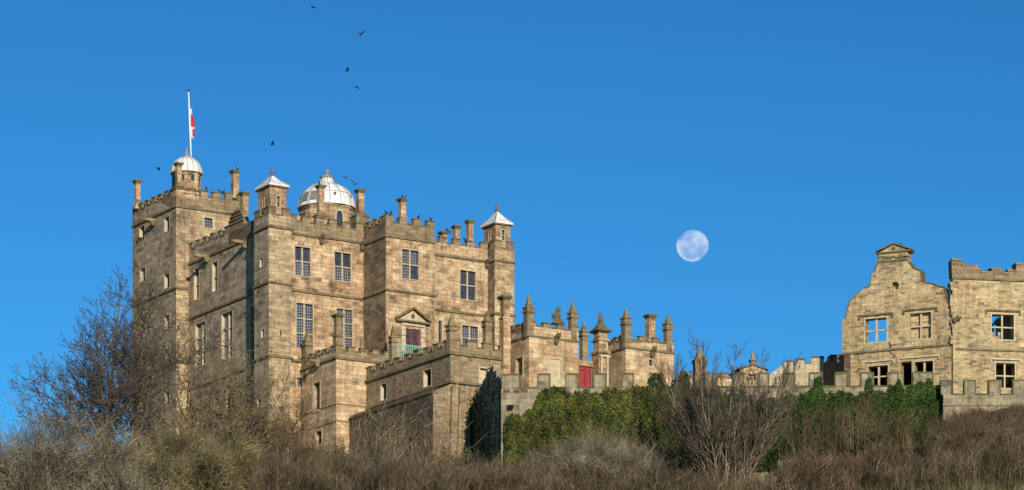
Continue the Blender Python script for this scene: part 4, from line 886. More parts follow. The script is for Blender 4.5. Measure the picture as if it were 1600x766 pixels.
# ------------------------------------------------------------------ ruined range
U = Fr(1316, 264.0, -23.6, 44.0)
ru = U.empty('ruined_range', 'roofless stone ruin with a curved shaped gable and empty mullioned windows', 'ruin')
zz = lambda px, py: (U.X(px, 0), U.Z(py, U.X(px, 0), 0))
prof = [(1316, 500), (1322, 498), (1324.7, 481.6), (1329.5, 469), (1339.6, 459), (1350.8, 450.6), (1360.7, 447), (1361, 432), (1365.6, 425.8), (1370, 418), (1372.5, 409), (1373, 402), (1419, 402), (1420, 409.7), (1426.4, 418.4), (1432, 421.5), (1438.8, 423.3), (1440, 439.4), (1448.7, 443), (1462, 446), (1474.8, 449.4), (1478, 463), (1481, 474), (1492.5, 475.4)]
rng = random.Random(3)
def ragged_face(m_, P, prof2, z0, holes, th, mi=0):
    """wall below an arbitrary top profile (a,z), with rectangular holes, built as columns"""
    A = set([p[0] for p in prof2]); [A.update((h[0], h[1])) for h in holes]
    a_min, a_max = prof2[0][0], prof2[-1][0]; step = 0.35; x = a_min
    while x < a_max: A.add(x); x += step
    A = sorted(a for a in A if a_min <= a <= a_max)
    pa = [p[0] for p in prof2]; pz = [p[1] for p in prof2]
    for i in range(len(A)-1):
        a, b = A[i], A[i+1]
        if b-a < 1e-4: continue
        ta, tb = float(np.interp(a+1e-5, pa, pz)), float(np.interp(b-1e-5, pa, pz)); c = (a+b)/2
        hs2 = sorted([(h[2], h[3]) for h in holes if h[0] < c < h[1]]); zlo = z0; segs = []
        for (c0, c1) in hs2: segs.append((zlo, c0)); zlo = c1
        segs.append((zlo, None))
        for s0, s1 in segs:
            m_.quad(P(a, s0, 0), P(b, s0, 0), P(b, tb if s1 is None else s1, 0), P(a, ta if s1 is None else s1, 0), mi)
            m_.quad(P(b, s0, th), P(a, s0, th), P(a, ta if s1 is None else s1, th), P(b, tb if s1 is None else s1, th), mi)
        m_.quad(P(a, ta, 0), P(b, tb, 0), P(b, tb, th), P(a, ta, th), mi)
    for h in holes:
        b0, b1, c0, c1 = h[:4]
        m_.quad(P(b0, c0, 0), P(b0, c1, 0), P(b0, c1, th), P(b0, c0, th), mi); m_.quad(P(b1, c0, 0), P(b1, c0, th), P(b1, c1, th), P(b1, c1, 0), mi)
        m_.quad(P(b0, c0, 0), P(b0, c0, th), P(b1, c0, th), P(b1, c0, 0), mi); m_.quad(P(b0, c1, 0), P(b1, c1, 0), P(b1, c1, th), P(b0, c1, th), mi)
    for a, z_ in ((a_min, pz[0]), (a_max, pz[-1])): m_.quad(P(a, z0, 0), P(a, z0, th), P(a, z_, th), P(a, z_, 0), mi)
hU = [U.hF(0, 1352, 1385.5, 499, 536), U.hF(0, 1421.4, 1455, 490.5, 531), U.hF(0, 1356.5, 1387.5, 573, 606), U.hF(0, 1428.7, 1458, 566, 606), U.hF(0, 1407.5, 1424.5, 566, 606)]
zo = zz(1399, 447)
hole_o = (zo[0]-0.27, zo[0]+0.27, zo[1]-0.3, zo[1]+0.3)
p2 = []
for i, p in enumerate(prof):
    a, z_ = zz(*p)
    if p2 and a <= p2[-1][0]+0.01: a = p2[-1][0]+0.012
    if p2 and a-p2[-1][0] > 0.3:
        n_s = int((a-p2[-1][0])/0.22); a_p, z_p = p2[-1]
        for q_ in range(1, n_s): p2.append((a_p+(a-a_p)*q_/n_s, z_p+(z_-z_p)*q_/n_s+rng.uniform(-0.14, 0.07)))
    p2.append((a, z_))
m_ = MB(); ragged_face(m_, PF(0), p2, 0, hU+[hole_o], 0.75); m_.build('gable_wall', 'ruin', ru)
# coping strips along the gable curve
cpm = MB()
for (a, za), (b, zb) in zip(p2[:-1], p2[1:]):
    d = Vector((b-a, 0, zb-za)); 
    if d.length < 0.05 or rng.random() < 0.25: continue
    nrm = Vector((-d.z, 0, d.x)).normalized()*0.09
    cpm.prism([(a, -0.07, za), (b, -0.07, zb), (b+nrm.x, -0.07, zb+nrm.z), (a+nrm.x, -0.07, za+nrm.z)], (0, 0.9, 0))
cpm.build('coping', 'coping', ru)
# pediment cap
m_ = MB(); c0, c1 = zz(1373.5, 402), zz(1418.5, 402); m_.box(c0[0], c1[0], -0.03, 0.78, c0[1]-0.1, c0[1]+0.22)
l_, r_, ap_ = U.X(1367.5, -0.15), U.X(1423.5, -0.15), None; zc0 = c0[1]+0.22
m_.prism([(l_+0.25, -0.02, zc0+0.1), (r_-0.25, -0.02, zc0+0.1), ((l_+r_)/2, -0.02, zc0+0.62)], (0, 0.75, 0)); pdm = m_.build('pediment', 'ruin', ru)
m_ = MB(); m_.box(l_+0.05, r_-0.05, -0.14, 0.86, zc0, zc0+0.11); mid = (l_+r_)/2
for xa in (l_, r_): m_.prism([(xa, -0.15, zc0+0.12), (mid, -0.15, zc0+0.64), (mid, -0.15, zc0+0.76), (xa, -0.15, zc0+0.22)], (0, 1.0, 0))
m_.box(c0[0]-.03, c1[0]+.03, -0.08, 0.8, c0[1]-0.42, c0[1]-0.34)
m_.build('cornice', 'coping', pdm); m_ = MB(); m_.ball((mid, -0.05, zc0+0.33), (0.13, 0.08, 0.13), 8); m_.build('carving', 'carve', pdm)
# hood moulds, windows
def hood(root, a0, a1, z1, frame=None, mat='coping'):
    m_ = MB(); m_.box(a0-0.42, a1+0.42, -0.13, 0.02, z1+0.2, z1+0.32, 0, 0.01); m_.box(a0-0.5, a0-0.4, -0.13, 0.02, z1-0.02, z1+0.32, 0, 0.01); m_.box(a1+0.4, a1+0.5, -0.13, 0.02, z1-0.02, z1+0.32, 0, 0.01); return m_.build('hood_mould', mat, root, frame)
def ruinwin(root, h, frame=None, glass=None, depth=0.35, sw=0.10):
    a0, a1, z0, z1 = h; s_ = MB()
    for b in ((a0-sw, a0, z0-sw, z1+sw), (a1, a1+sw, z0-sw, z1+sw), (a0, a1, z1, z1+sw), (a0, a1, z0-sw, z0)): s_.box(b[0], b[1], -0.03, 0.06, b[2], b[3])
    s_.box((a0+a1)/2-0.06, (a0+a1)/2+0.06, 0.15, 0.32, z0, z1); s_.box(a0, a1, 0.16, 0.31, (z0+z1)/2-0.05, (z0+z1)/2+0.05)
    o = s_.build('window', 'trim', root, frame)
    if glass:
        g = MB(); g.quad((a0-.1, depth, z0-.1), (a1+.1, depth, z0-.1), (a1+.1, depth, z1+.1), (a0-.1, depth, z1+.1)); g.build('blocking', glass, o)
ruinwin(ru, hU[0]); ruinwin(ru, hU[1], glass='ruin', depth=0.42); ruinwin(ru, hU[2]); ruinwin(ru, hU[3])
for h in hU[:2]: hood(ru, h[0], h[1], h[3])
hood(ru, hU[2][0], hU[2][1], hU[2][3]+0.1, mat='trim'); hood(ru, hU[4][0]+0.3, hU[3][1], hU[3][3]+0.1, mat='trim')
m_ = MB()
for k in range(12):
    a = k*math.pi/6; m_.box(zo[0]+math.cos(a)*0.36-0.07, zo[0]+math.cos(a)*0.36+0.07, -0.05, 0.02, zo[1]+math.sin(a)*0.38-0.07, zo[1]+math.sin(a)*0.38+0.07)
m_.quad((zo[0]-.4, .5, zo[1]-.4), (zo[0]+.4, .5, zo[1]-.4), (zo[0]+.4, .5, zo[1]+.4), (zo[0]-.4, .5, zo[1]+.4)); m_.build('oculus', 'trim', ru)
xu1 = p2[-1][0]; zs_ = U.Z(554.5, 0, 0); m_ = MB(); m_.frust(xu1/2, 0.1, zs_, zs_+0.16, xu1+0.1, xu1+0.05, 0, 0.46, 0.3); m_.build('string_course', 'string', ru)
# crack beside the upper left window
m_ = MB(); cx_, cz_ = zz(1388.5, 536); pth = [(0, 0), (0.1, -0.3), (-0.05, -0.6), (0.25, -0.85), (0.45, -1.0), (0.3, -1.2), (0.0, -1.35)]
for (a, b), (c, d) in zip(pth[:-1], pth[1:]): m_.prism([(cx_+a, -0.008, cz_+b), (cx_+a+0.1, -0.008, cz_+b), (cx_+c+0.1, -0.008, cz_+d), (cx_+c, -0.008, cz_+d)], (0, 0.006, 0))
m_.build('crack', 'void', ru)
# interior: far walls and a floor making the lower storey dark
m_ = MB(); zf_ = zs_+0.1; m_.box(0.3, xu1-0.2, 0.76, 8, zf_, zf_+0.3); m_.box(0.2, xu1-0.1, 7.6, 8.2, 0, zf_); m_.box(0, 0.6, 0.76, 8, 0, zf_+0.6); m_.build('inner_floor', 'soot_shade', ru)
# taller right part
V = Fr(1493, 0, 10.0, 44.0)
wv = U.w(xu1, 0.0); V = Fr(1492.5, wv[1]-0.15, 10.0, 44.0); fm = V.inroot(ru)
zv = lambda px, py: (V.X(px, 0), V.Z(py, V.X(px, 0), 0))
hV = [V.hF(0, 1549.5, 1584, 491, 530), V.hF(0, 1556, 1585.5, 567, 606)]
pv_ = [zv(1489, 433), zv(1720, 440)]
m_ = MB(); ragged_face(m_, PF(0), [(pv_[0][0], pv_[0][1]), (pv_[1][0], pv_[0][1])], 0, hV, 0.8); m_.build('wall', 'ruin', ru, fm)
zp = pv_[0][1]; m_ = MB(); zt = lambda py, px=1520: V.Z(py, V.X(px, 0), 0)
x_ = lambda px: V.X(px, 0)
for a, b, tp in ((1488.4, 1503, 404.7), (1503.2, 1528, 414), (1528.2, 1534, 421), (1534.2, 1549.8, 424), (1550, 1565, 418.5), (1565.2, 1575.8, 426), (1576, 1588, 421), (1588.2, 1612, 411.5), (1612.2, 1650, 425), (1650.2, 1720, 415)):
    zz_ = V.Z(tp, x_(a), 0); m_.box(x_(a)-0.05, x_(b)-0.003, -0.04, 0.78, zp+0.004, zz_-0.12, 0, 0.05); m_.box(x_(a)-0.09, x_(b)+0.03, -0.09, 0.82, zz_-0.12, zz_, 0, 0.06)
m_.build('parapet', 'parapet', ru, fm)
m_ = MB(); m_.box(x_(1487), x_(1720), -0.12, 0.1, zp-0.14, zp-0.002); m_.build('string_course', 'string', ru, fm)
m_ = MB(); zq = V.Z(544.5, 0, 0)-0.1; m_.box(x_(1493), x_(1720), -0.1, 0.1, zq, zq+0.14); m_.build('string_course', 'string', ru, fm)
m_ = MB()                                                     # toothed broken edge
for k in range(16):
    zz_ = V.Z(440+k*6.5, 0, 0); m_.box(-0.16-rng.uniform(0, 0.22), 0.1, 0.02, 0.7, zz_-0.32, zz_-0.02, 0, 0.03)
m_.build('broken_edge', 'ruin', ru, fm)
def winV(h, **k): ruinwin(ru, h, fm, **k)
winV(hV[0]); winV(hV[1])
hood(ru, hV[0][0], hV[0][1], hV[0][3], fm); hood(ru, hV[1][0], hV[1][1], hV[1][3]+0.02, fm, 'trim')
m_ = MB(); m_.tube([(-0.1, -0.05, V.Z(502, 0, 0)), (0.15, -0.3, V.Z(497, 0, 0)), (0.3, -0.4, V.Z(499, 0, 0))], [0.22, 0.16, 0.12], 8); m_.build('gargoyle', 'carve', ru, fm)
# a broken inner wall seen through the upper right window
ri_ = [zv(1546, 531), zv(1556, 519), zv(1562, 505), zv(1568, 500), zv(1576, 488), zv(1590, 484), zv(1640, 470)]
m_ = MB(); b_ = [(a, z_) for a, z_ in ri_]; ragged_face(m_, PF(2.6), [(a, z_+0.12) for a, z_ in b_], 4.0, [(zv(1570, 505)[0], zv(1576, 505)[0], zv(1570, 514)[1], zv(1570, 494)[1])], 0.5); m_.build('inner_wall', 'ruin', ru, fm)
m_ = MB(); m_.box(-0.5, x_(1720), 0.82, 8, zq-0.05, zq+0.2); m_.box(-0.5, x_(1720), 7.5, 8, 0, zq-0.06); m_.build('inner_floor', 'soot_shade', ru, fm)

# ------------------------------------------------------------------ moon
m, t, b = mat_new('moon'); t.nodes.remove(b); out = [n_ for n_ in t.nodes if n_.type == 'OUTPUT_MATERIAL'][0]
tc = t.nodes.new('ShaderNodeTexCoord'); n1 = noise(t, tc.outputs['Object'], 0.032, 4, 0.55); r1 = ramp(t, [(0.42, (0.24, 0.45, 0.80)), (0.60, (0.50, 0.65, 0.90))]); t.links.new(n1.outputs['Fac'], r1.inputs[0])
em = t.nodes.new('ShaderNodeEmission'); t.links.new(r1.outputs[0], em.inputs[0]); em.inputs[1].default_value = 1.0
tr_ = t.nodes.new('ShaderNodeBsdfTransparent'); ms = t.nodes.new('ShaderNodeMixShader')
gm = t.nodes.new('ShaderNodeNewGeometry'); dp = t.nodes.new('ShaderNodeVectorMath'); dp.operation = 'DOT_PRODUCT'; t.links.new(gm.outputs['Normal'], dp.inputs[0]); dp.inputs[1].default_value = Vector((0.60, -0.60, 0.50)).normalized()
rr = ramp(t, [(0.06, 0.0), (0.55, 1.0)]); t.links.new(dp.outputs['Value'], rr.inputs[0]); t.links.new(rr.outputs[0], ms.inputs[0]); t.links.new(tr_.outputs[0], ms.inputs[1]); t.links.new(em.outputs[0], ms.inputs[2]); t.links.new(ms.outputs[0], out.inputs[0])  # lunar phase is painted: the disc fades out away from a fixed direction
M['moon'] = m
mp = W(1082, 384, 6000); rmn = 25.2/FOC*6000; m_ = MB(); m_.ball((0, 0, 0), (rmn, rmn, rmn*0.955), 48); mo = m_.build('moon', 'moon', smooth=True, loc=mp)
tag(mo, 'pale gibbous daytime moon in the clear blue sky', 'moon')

# ------------------------------------------------------------------ birds
def bird_mesh(flap, bank):
    m_ = MB(); m_.tube([(0, -0.30, 0), (0, -0.24, 0.01), (0, -0.17, 0.03), (0, -0.05, 0.0), (0, 0.1, -0.01), (0, 0.2, 0.0)], [0.006, 0.03, 0.05, 0.085, 0.06, 0.02], 8)
    m_.add([(-0.02, 0.18, 0.0), (0.02, 0.18, 0.0), (0.09, 0.38, 0.0), (-0.09, 0.38, 0.0), (0, 0.26, 0.03)], [(0, 1, 4), (1, 2, 4), (2, 3, 4), (3, 0, 4), (3, 2, 1, 0)])
    for s in (-1, 1):
        pts = [(0.04, -0.13, 0.03), (0.25, -0.17, 0.03+flap*0.14), (0.48, -0.06, 0.03+flap*0.2), (0.52, 0.04, 0.03+flap*0.19), (0.40, 0.06, 0.02+flap*0.16), (0.24, 0.1, 0.02+flap*0.1), (0.04, 0.09, 0.02)]
        lp = [(s*x, y, z+bank*s*x) for x, y, z in pts]; n_ = len(lp)
        m_.add(lp+[(x, y, z+0.018) for x, y, z in lp], [tuple(range(n_)), tuple(range(2*n_-1, n_-1, -1))]+[(i, i+n_, (i+1) % n_+n_, (i+1) % n_) for i in range(n_)])
    return m_
fly = [(490, 12, 0.3, 60, 'flying crow nearest the top edge of the sky'), (563.5, 54, 1.4, 150, 'flying crow just below and right of the topmost crow'), (541.5, 111, 1.2, 110, 'upper left crow of the close pair flying above the main dome'),
       (557, 136, -0.8, 40, 'lower right crow of the close pair flying in the middle of the sky'), (425, 226, 0.6, 100, 'lone crow flying above the left corner turret'), (247, 263, -0.5, 80, 'crow flying left of the domed cupola on the tall tower'),
       (541, 278, 0.9, 20, 'upper crow flying beside the main dome finial'), (554, 288, 1.2, 15, 'lower crow flying over the right side of the main dome')]
for px, py, fp, rz, lb in fly:
    o = bird_mesh(fp, random.uniform(-0.3, 0.3)).build('crow', 'bird', loc=W(px, py, 262)); o.rotation_euler = (0.2, 0.15, math.radians(rz)); o.scale = (0.66,)*3; tag(o, lb, 'bird', 'crows flying round the keep')
pb = MB(); pb.tube([(0, 0.28, -0.12), (0, 0.12, 0.06), (0, -0.02, 0.18), (0, -0.10, 0.30), (0, -0.13, 0.37), (0, -0.20, 0.385), (0, -0.26, 0.37)], [0.02, 0.075, 0.10, 0.065, 0.06, 0.03, 0.006], 8)
for s in (-1, 1): pb.tube([(s*0.035, -0.02, 0.12), (s*0.035, -0.03, 0.0)], [0.018, 0.012], 5); pb.ball((s*0.07, 0.08, 0.12), (0.03, 0.16, 0.07), 8)
first = None
perch = [(371, 267.5, yA+0.6, 'on the tall chimney of the left tower'), (322, 297, yA+0.15, 'on a merlon right of the left cupola'), (343.3, 302, yA+0.15, 'left of two on one merlon of the tall tower'), (348.8, 302.5, yA+0.15, 'right of two on one merlon of the tall tower'),
         (499, 290, yD+1.4, 'on the chimney in front of the main dome'), (603, 335, yE+0.1, 'on the near corner merlon of the central projection, left one'), (610.5, 336.5, yE+0.1, 'on the near corner merlon of the central projection, right one'),
         (628, 312, yE+0.3, 'left of two on the chimney of the central projection'), (632, 313, yE+0.3, 'right of two on the chimney of the central projection'), (654, 342, yE+0.1, 'third merlon of the central projection'), (673, 345.5, yE+0.1, 'on the last merlon of the central projection'),
         (697, 363.5, yD+0.6, 'on the short stub chimney, left one'), (701, 364, yD+0.6, 'on the short stub chimney, right one'), (726, 377, yD+0.1, 'on the merlon between the two right-hand chimneys')]
for i, (px, py, y, lb) in enumerate(perch):
    w = K.w(K.X(px, y), y); z_ = (HOR-py)/FOC*w[1]+0.02
    if first is None: first = pb.build('crow', 'bird', loc=(w[0], w[1], z_), smooth=True); o = first
    else: o = first.copy(); COL.objects.link(o); o.location = (w[0], w[1], z_)
    o.rotation_euler = (0, 0, random.uniform(0, 6.28)); sc_ = random.uniform(0.68, 0.82); o.scale = (sc_,)*3
    tag(o, 'black crow perched '+lb, 'bird', 'crows perched on the battlements')
w = U.w(U.X(1406, 0.2), 0.2); o = first.copy(); COL.objects.link(o); o.location = (w[0], w[1], (HOR-386)/FOC*w[1]); o.rotation_euler = (0, 0, 1.2); tag(o, 'black crow perched on the pediment of the ruined gable', 'bird')

# ------------------------------------------------------------------ vegetation helpers (numpy tubes and leaves)
class Veg:
    def __init__(s): s.V = []; s.Fq = []; s.n = 0
    def stems(s, pts, rad, k=3):
        """pts (N,S,3), rad (N,S): N polyline tubes with k sides"""
        N_, S_, _ = pts.shape; d = np.gradient(pts, axis=1); d /= np.linalg.norm(d, axis=2, keepdims=True)+1e-9
        ref = np.tile(np.array([0.31, 0.87, 0.38]), (N_, S_, 1)); u = np.cross(d, ref); u /= np.linalg.norm(u, axis=2, keepdims=True)+1e-9; w = np.cross(d, u)
        ang = np.arange(k)*2*np.pi/k
        ring = pts[:, :, None, :]+rad[:, :, None, None]*(u[:, :, None, :]*np.cos(ang)[None, None, :, None]+w[:, :, None, :]*np.sin(ang)[None, None, :, None])
        base = s.n+np.arange(N_)[:, None, None]*S_*k; i = np.arange(S_-1)[None, :, None]*k; j = np.arange(k)[None, None, :]; j2 = (j+1) % k
        f = np.stack([base+i+j, base+i+j2, base+i+k+j2, base+i+k+j], -1).reshape(-1, 4)
        s.V.append(ring.reshape(-1, 3)); s.Fq.append(f); s.n += N_*S_*k
    def leaves(s, c, nrm, size, aspect=1.0, rs=None):
        N_ = len(c); rs = rs or np.random.RandomState(1)
        a = rs.randn(N_, 3); u = np.cross(nrm, a); u /= np.linalg.norm(u, axis=1, keepdims=True)+1e-9; w = np.cross(nrm, u)
        w /= np.linalg.norm(w, axis=1, keepdims=True)+1e-9; sz = size[:, None]
        q = np.stack([c-u*sz*.5, c-w*sz*aspect*.45+u*sz*.05, c+u*sz*.5, c+w*sz*aspect*.45+u*sz*.05], 1)
        s.V.append(q.reshape(-1, 3)); s.Fq.append((s.n+np.arange(N_*4)).reshape(-1, 4)); s.n += N_*4
    def build(s, name, mat, parent=None, loc=None):
        V = np.concatenate(s.V); F_ = np.concatenate(s.Fq).astype(np.int32)
        if loc is not None: V = V-np.array(loc)
        me = bpy.data.meshes.new(name); me.vertices.add(len(V)); me.vertices.foreach_set('co', V.ravel()); me.loops.add(F_.size); me.loops.foreach_set('vertex_index', F_.ravel())
        me.polygons.add(len(F_)); me.polygons.foreach_set('loop_start', np.arange(0, F_.size, 4, dtype=np.int32)); me.update(calc_edges=True)
        me.materials.append(M[mat]); o = bpy.data.objects.new(name, me); COL.objects.link(o)
        if parent is not None: o.parent = parent
        elif loc is not None: o.location = loc
        return o
def grow(rs, base, stems, levels, L0, r0, up=0.25, wander=0.16, kids=(5, 5, 4, 4, 3), shrink=0.6, spread=0.75, rmin=0.014, segs=5, angle0=0.35, outward=None):
    """recursive limbs; returns lists of polylines by level and the tip points"""
    out = {l: [] for l in range(levels)}; tips = []
    def br(p, d, L_, r, lv):
        pts = [p]; q = p.copy(); dd = d.copy()
        for i in range(segs):
            dd = dd+rs.randn(3)*wander*(1+0.3*lv); dd[2] += up*0.28*(1 if lv > 0 else 0.6); dd /= np.linalg.norm(dd)
            q = q+dd*L_/segs; pts.append(q.copy())
        r1 = max(rmin*0.8, r*(0.45 if lv < levels-1 else 0.5)); out[lv].append((np.array(pts), np.linspace(r, r1, segs+1)))
        if lv == levels-1: tips.append(q.copy()); return
        nk = kids[lv]
        for k in range(nk):
            f = 0.25+0.75*(k+rs.rand()*0.8)/nk if lv else 0.3+0.7*(k+rs.rand()*0.6)/nk
            f = min(f, 1.0); idx = f*segs; i0 = min(int(idx), segs-1); pp = pts[i0]+(pts[i0+1]-pts[i0])*(idx-i0)
            ax = pts[i0+1]-pts[i0]; ax /= np.linalg.norm(ax); pr_ = rs.randn(3); pr_ -= ax*pr_.dot(ax); pr_ /= np.linalg.norm(pr_)
            s_ = spread*(0.7+0.6*rs.rand()); nd = ax*math.cos(s_)+pr_*math.sin(s_)
            br(pp, nd, L_*shrink*(0.75+0.5*rs.rand())*(1.15-0.45*f if lv == 0 else 1), max(rmin, r*(1-0.5*f)*0.62), lv+1)
        if lv < levels-1: br(q, dd, L_*shrink*0.9, max(rmin, r*0.5), lv+1)
    for k in range(stems):
        a = 2*math.pi*(k+rs.rand()*.5)/stems; t_ = angle0*(0.4+0.8*rs.rand()) if stems > 1 else 0.04
        d = np.array([math.cos(a)*math.sin(t_), math.sin(a)*math.sin(t_), math.cos(t_)])
        br(np.array(base, float)+np.array([math.cos(a), math.sin(a), 0])*0.15*(stems > 1), d, L0*(0.8+0.4*rs.rand()) if stems > 1 else L0, r0*(0.7+0.5*rs.rand()) if stems > 1 else r0, 0)
    return out, np.array(tips)
def tree(name, label, cat, base, seed, barkmat, twigmat, leafy=None, nleaf=0, lsize=0.14, group=None, scale_to=None, flat=None, **kw):
    rs = np.random.RandomState(seed); out, tips = grow(rs, (0, 0, 0), **kw)
    mx, my = tips[:, 0].mean()/tips[:, 2].mean(), tips[:, 1].mean()/tips[:, 2].mean()      # balance the crown over its foot
    for l in out.values():
        for p, r in l: p[:, 0] -= mx*p[:, 2]; p[:, 1] -= my*p[:, 2]
    tips[:, 0] -= mx*tips[:, 2]; tips[:, 1] -= my*tips[:, 2]
    hmax = max(p[0][:, 2].max() for l in out.values() for p in l)
    sc = scale_to/hmax if scale_to else 1.0; fx = flat or (1, 1)
    root = bpy.data.objects.new(name, None); COL.objects.link(root); root.location = base; tag(root, label, cat, group)
    tk = Veg(); cr = Veg(); split = 2 if len(out) > 3 else 1
    for l, lst in out.items():
        P = np.stack([p for p, r in lst])*sc*np.array([fx[0], fx[1], 1]); R_ = np.stack([r for p, r in lst])*(sc if l < split else 1)
        (tk if l < split else cr).stems(P, R_, 6 if l < split else 3)
    tk.build('trunk', barkmat, root); cr.build('twigs', twigmat, root)
    if leafy:
        T_ = tips*sc*np.array([fx[0], fx[1], 1]); zr = T_[:, 2].max(); ix = rs.randint(0, len(T_), nleaf)
        c = T_[ix]+rs.randn(nleaf, 3)*0.16; c[:, 2] -= np.abs(rs.randn(nleaf))*0.12; nr = rs.randn(nleaf, 3)
        lv = Veg(); lv.leaves(c, nr, lsize*(0.6+0.8*rs.rand(nleaf)), 0.6, rs); lv.build('leaves', leafy, root)
    return root
def ground(px, Y): x = (px-800)/FOC*Y; return (x, Y, float(terr(x, Y))-0.3)
def top_h(px, py, Y): g = ground(px, Y); return (HOR-py)/FOC*Y-g[2]

# ------------------------------------------------------------------ trees and large bushes
tree('bare_tree', 'tall bare ash tree with dark seed bunches against the sky left of the tower', 'tree', ground(176, 238), 23, 'bark', 'bark', 'keys_dark', 2000, 0.18, scale_to=top_h(165, 408, 238), flat=(1.15, 0.8),
     stems=3, levels=6, L0=9.0, r0=0.21, kids=(10, 6, 4, 3, 2), shrink=0.47, spread=0.72, up=0.16, wander=0.07, angle0=0.26, rmin=0.016)
tree('bare_tree', 'spindly leafless tree whose twigs cross the lower left tower', 'tree', ground(272, 246), 12, 'barkgreen', 'barkpale', 'keys', 1100, 0.19, scale_to=top_h(250, 480, 246), flat=(0.9, 0.7),
     stems=3, levels=5, L0=5.0, r0=0.08, kids=(5, 3, 3, 2), shrink=0.55, spread=0.6, up=0.25, wander=0.10, angle0=0.4, rmin=0.015)
tree('bare_tree', 'olive twiggy tree with brown dead leaves in front of the west wall', 'tree', ground(338, 250), 21, 'barkgreen', 'scrub_olive', 'keys', 2600, 0.18, scale_to=top_h(335, 530, 250), flat=(1.05, 0.8),
     stems=5, levels=5, L0=4.0, r0=0.08, kids=(5, 4, 3, 2), shrink=0.6, spread=0.62, up=0.22, wander=0.12, angle0=0.6, rmin=0.015)
tree('bare_tree', 'low twiggy tree at the foot of the keep corner turret', 'tree', ground(405, 256), 31, 'barkgreen', 'scrub_brown', 'keys', 1500, 0.15, scale_to=top_h(400, 610, 256), flat=(1.0, 0.8),
     stems=6, levels=5, L0=2.8, r0=0.05, kids=(5, 4, 3, 2), shrink=0.62, spread=0.65, up=0.3, wander=0.15, angle0=0.6, rmin=0.015)
tree('bare_shrub', 'fan shaped bare shrub with pale arching branches in front of the ivy wall', 'shrub', ground(1132, 241), 44, 'barkpale', 'bark', None, scale_to=top_h(1120, 520, 241), flat=(0.8, 0.55),
     stems=19, levels=5, L0=5.2, r0=0.04, kids=(14, 7, 4, 2), shrink=0.36, spread=0.5, up=0.15, wander=0.06, angle0=0.62, rmin=0.013)
def bush(name, label, px, Y, ptop, seed, twig, bud=None, nb=0, wx=1.0, st=16, grp=None, bark='bark', sz=0.09, kids=(7, 6, 4), an=0.8):
    return tree(name, label, 'bush', ground(px, Y), seed, bark, twig, bud, nb, sz, grp, scale_to=top_h(px, ptop, Y), flat=(wx, wx*0.9), stems=st, levels=4, L0=2.4, r0=0.05, kids=kids, shrink=0.62, spread=0.55, up=0.35, wander=0.16, angle0=an, rmin=0.012)
bush('grey_bush', 'dense silvery grey willow bush filling the lower left corner', 20, 208, 588, 61, 'scrub_grey', 'catkin', 14000, 1.25, 26, sz=0.065)
bush('grey_bush', 'silvery grey willow bush sloping down below the bare ash tree', 95, 206, 632, 62, 'scrub_grey', 'catkin', 12000, 1.15, 24, sz=0.065)
bush('grey_bush', 'lowest grey willow bush at the bottom edge beneath the tall tower', 168, 204, 706, 63, 'scrub_grey', 'catkin', 9000, 1.2, 22, sz=0.065)
bush('olive_bush', 'olive green thicket at the foot of the ash tree', 205, 232, 662, 64, 'scrub_olive', 'ivy_dark', 2500, 1.2, 22, bark='barkgreen')
bush('olive_bush', 'olive thicket of fine twigs below the lower left tower', 285, 236, 640, 65, 'scrub_olive', 'keys', 1500, 1.2, 24, bark='barkgreen')
bush('olive_bush', 'olive thicket of fine twigs below the west wall windows', 365, 240, 655, 66, 'scrub_olive', 'keys', 1500, 1.15, 24, bark='barkgreen')
bush('brown_bush', 'brown leafless bush under the turret left of the small lodge', 432, 246, 655, 67, 'scrub_brown', None, 0, 1.0, 20)
bush('holly_bush', 'small dark evergreen bush at the foot of the terrace buttress', 688, 248, 702, 68, 'scrub_olive', 'ivy_dark', 6000, 0.9, 18, bark='barkgreen', sz=0.16)
bush('holly_bush', 'narrow dark evergreen bush against the foot of the small lodge', 522, 254, 680, 69, 'scrub_olive', 'ivy_dark', 4500, 0.7, 14, bark='barkgreen', sz=0.15)
bush('brown_bush', 'tangled brown bush at the far right edge below the low wall', 1588, 238, 660, 70, 'scrub_brown', 'ivy_dark', 2500, 1.3, 22)
bush('ivy_bush', 'green leafy bush on the slope where the ivy wall ends', 1480, 243, 668, 71, 'scrub_olive', 'ivy_green', 7000, 0.95, 18, sz=0.15)

bush('brown_bush', 'dark tangled bush below the sooty terrace plinth', 585, 231, 700, 81, 'bark', None, 0, 1.3, 18)
bush('brown_bush', 'russet leafless bush under the stepped ivy covered end wall', 752, 232, 706, 82, 'scrub_brown', None, 0, 1.2, 18)
bush('grey_bush', 'grey twiggy bush under the middle of the sunlit ivy', 938, 234, 690, 83, 'scrub_grey', None, 0, 1.3, 22)
bush('brown_bush', 'low dark bramble bush immediately left of the fan shaped shrub base', 1040, 230, 716, 84, 'bark', 'ivy_dark', 1200, 1.3, 16)
bush('brown_bush', 'upright russet bush below the right hand ivy, nearer the fan shaped shrub', 1262, 232, 690, 85, 'scrub_brown', None, 0, 1.1, 20, an=0.45)
bush('brown_bush', 'upright russet bush below the right hand ivy, under the gabled ruin', 1372, 233, 684, 86, 'scrub_brown', None, 0, 1.2, 20, an=0.45)
bush('olive_bush', 'olive bramble clump on the slope under the low pale wall', 1530, 236, 690, 87, 'scrub_olive', 'ivy_dark', 2500, 1.3, 18, bark='barkgreen')
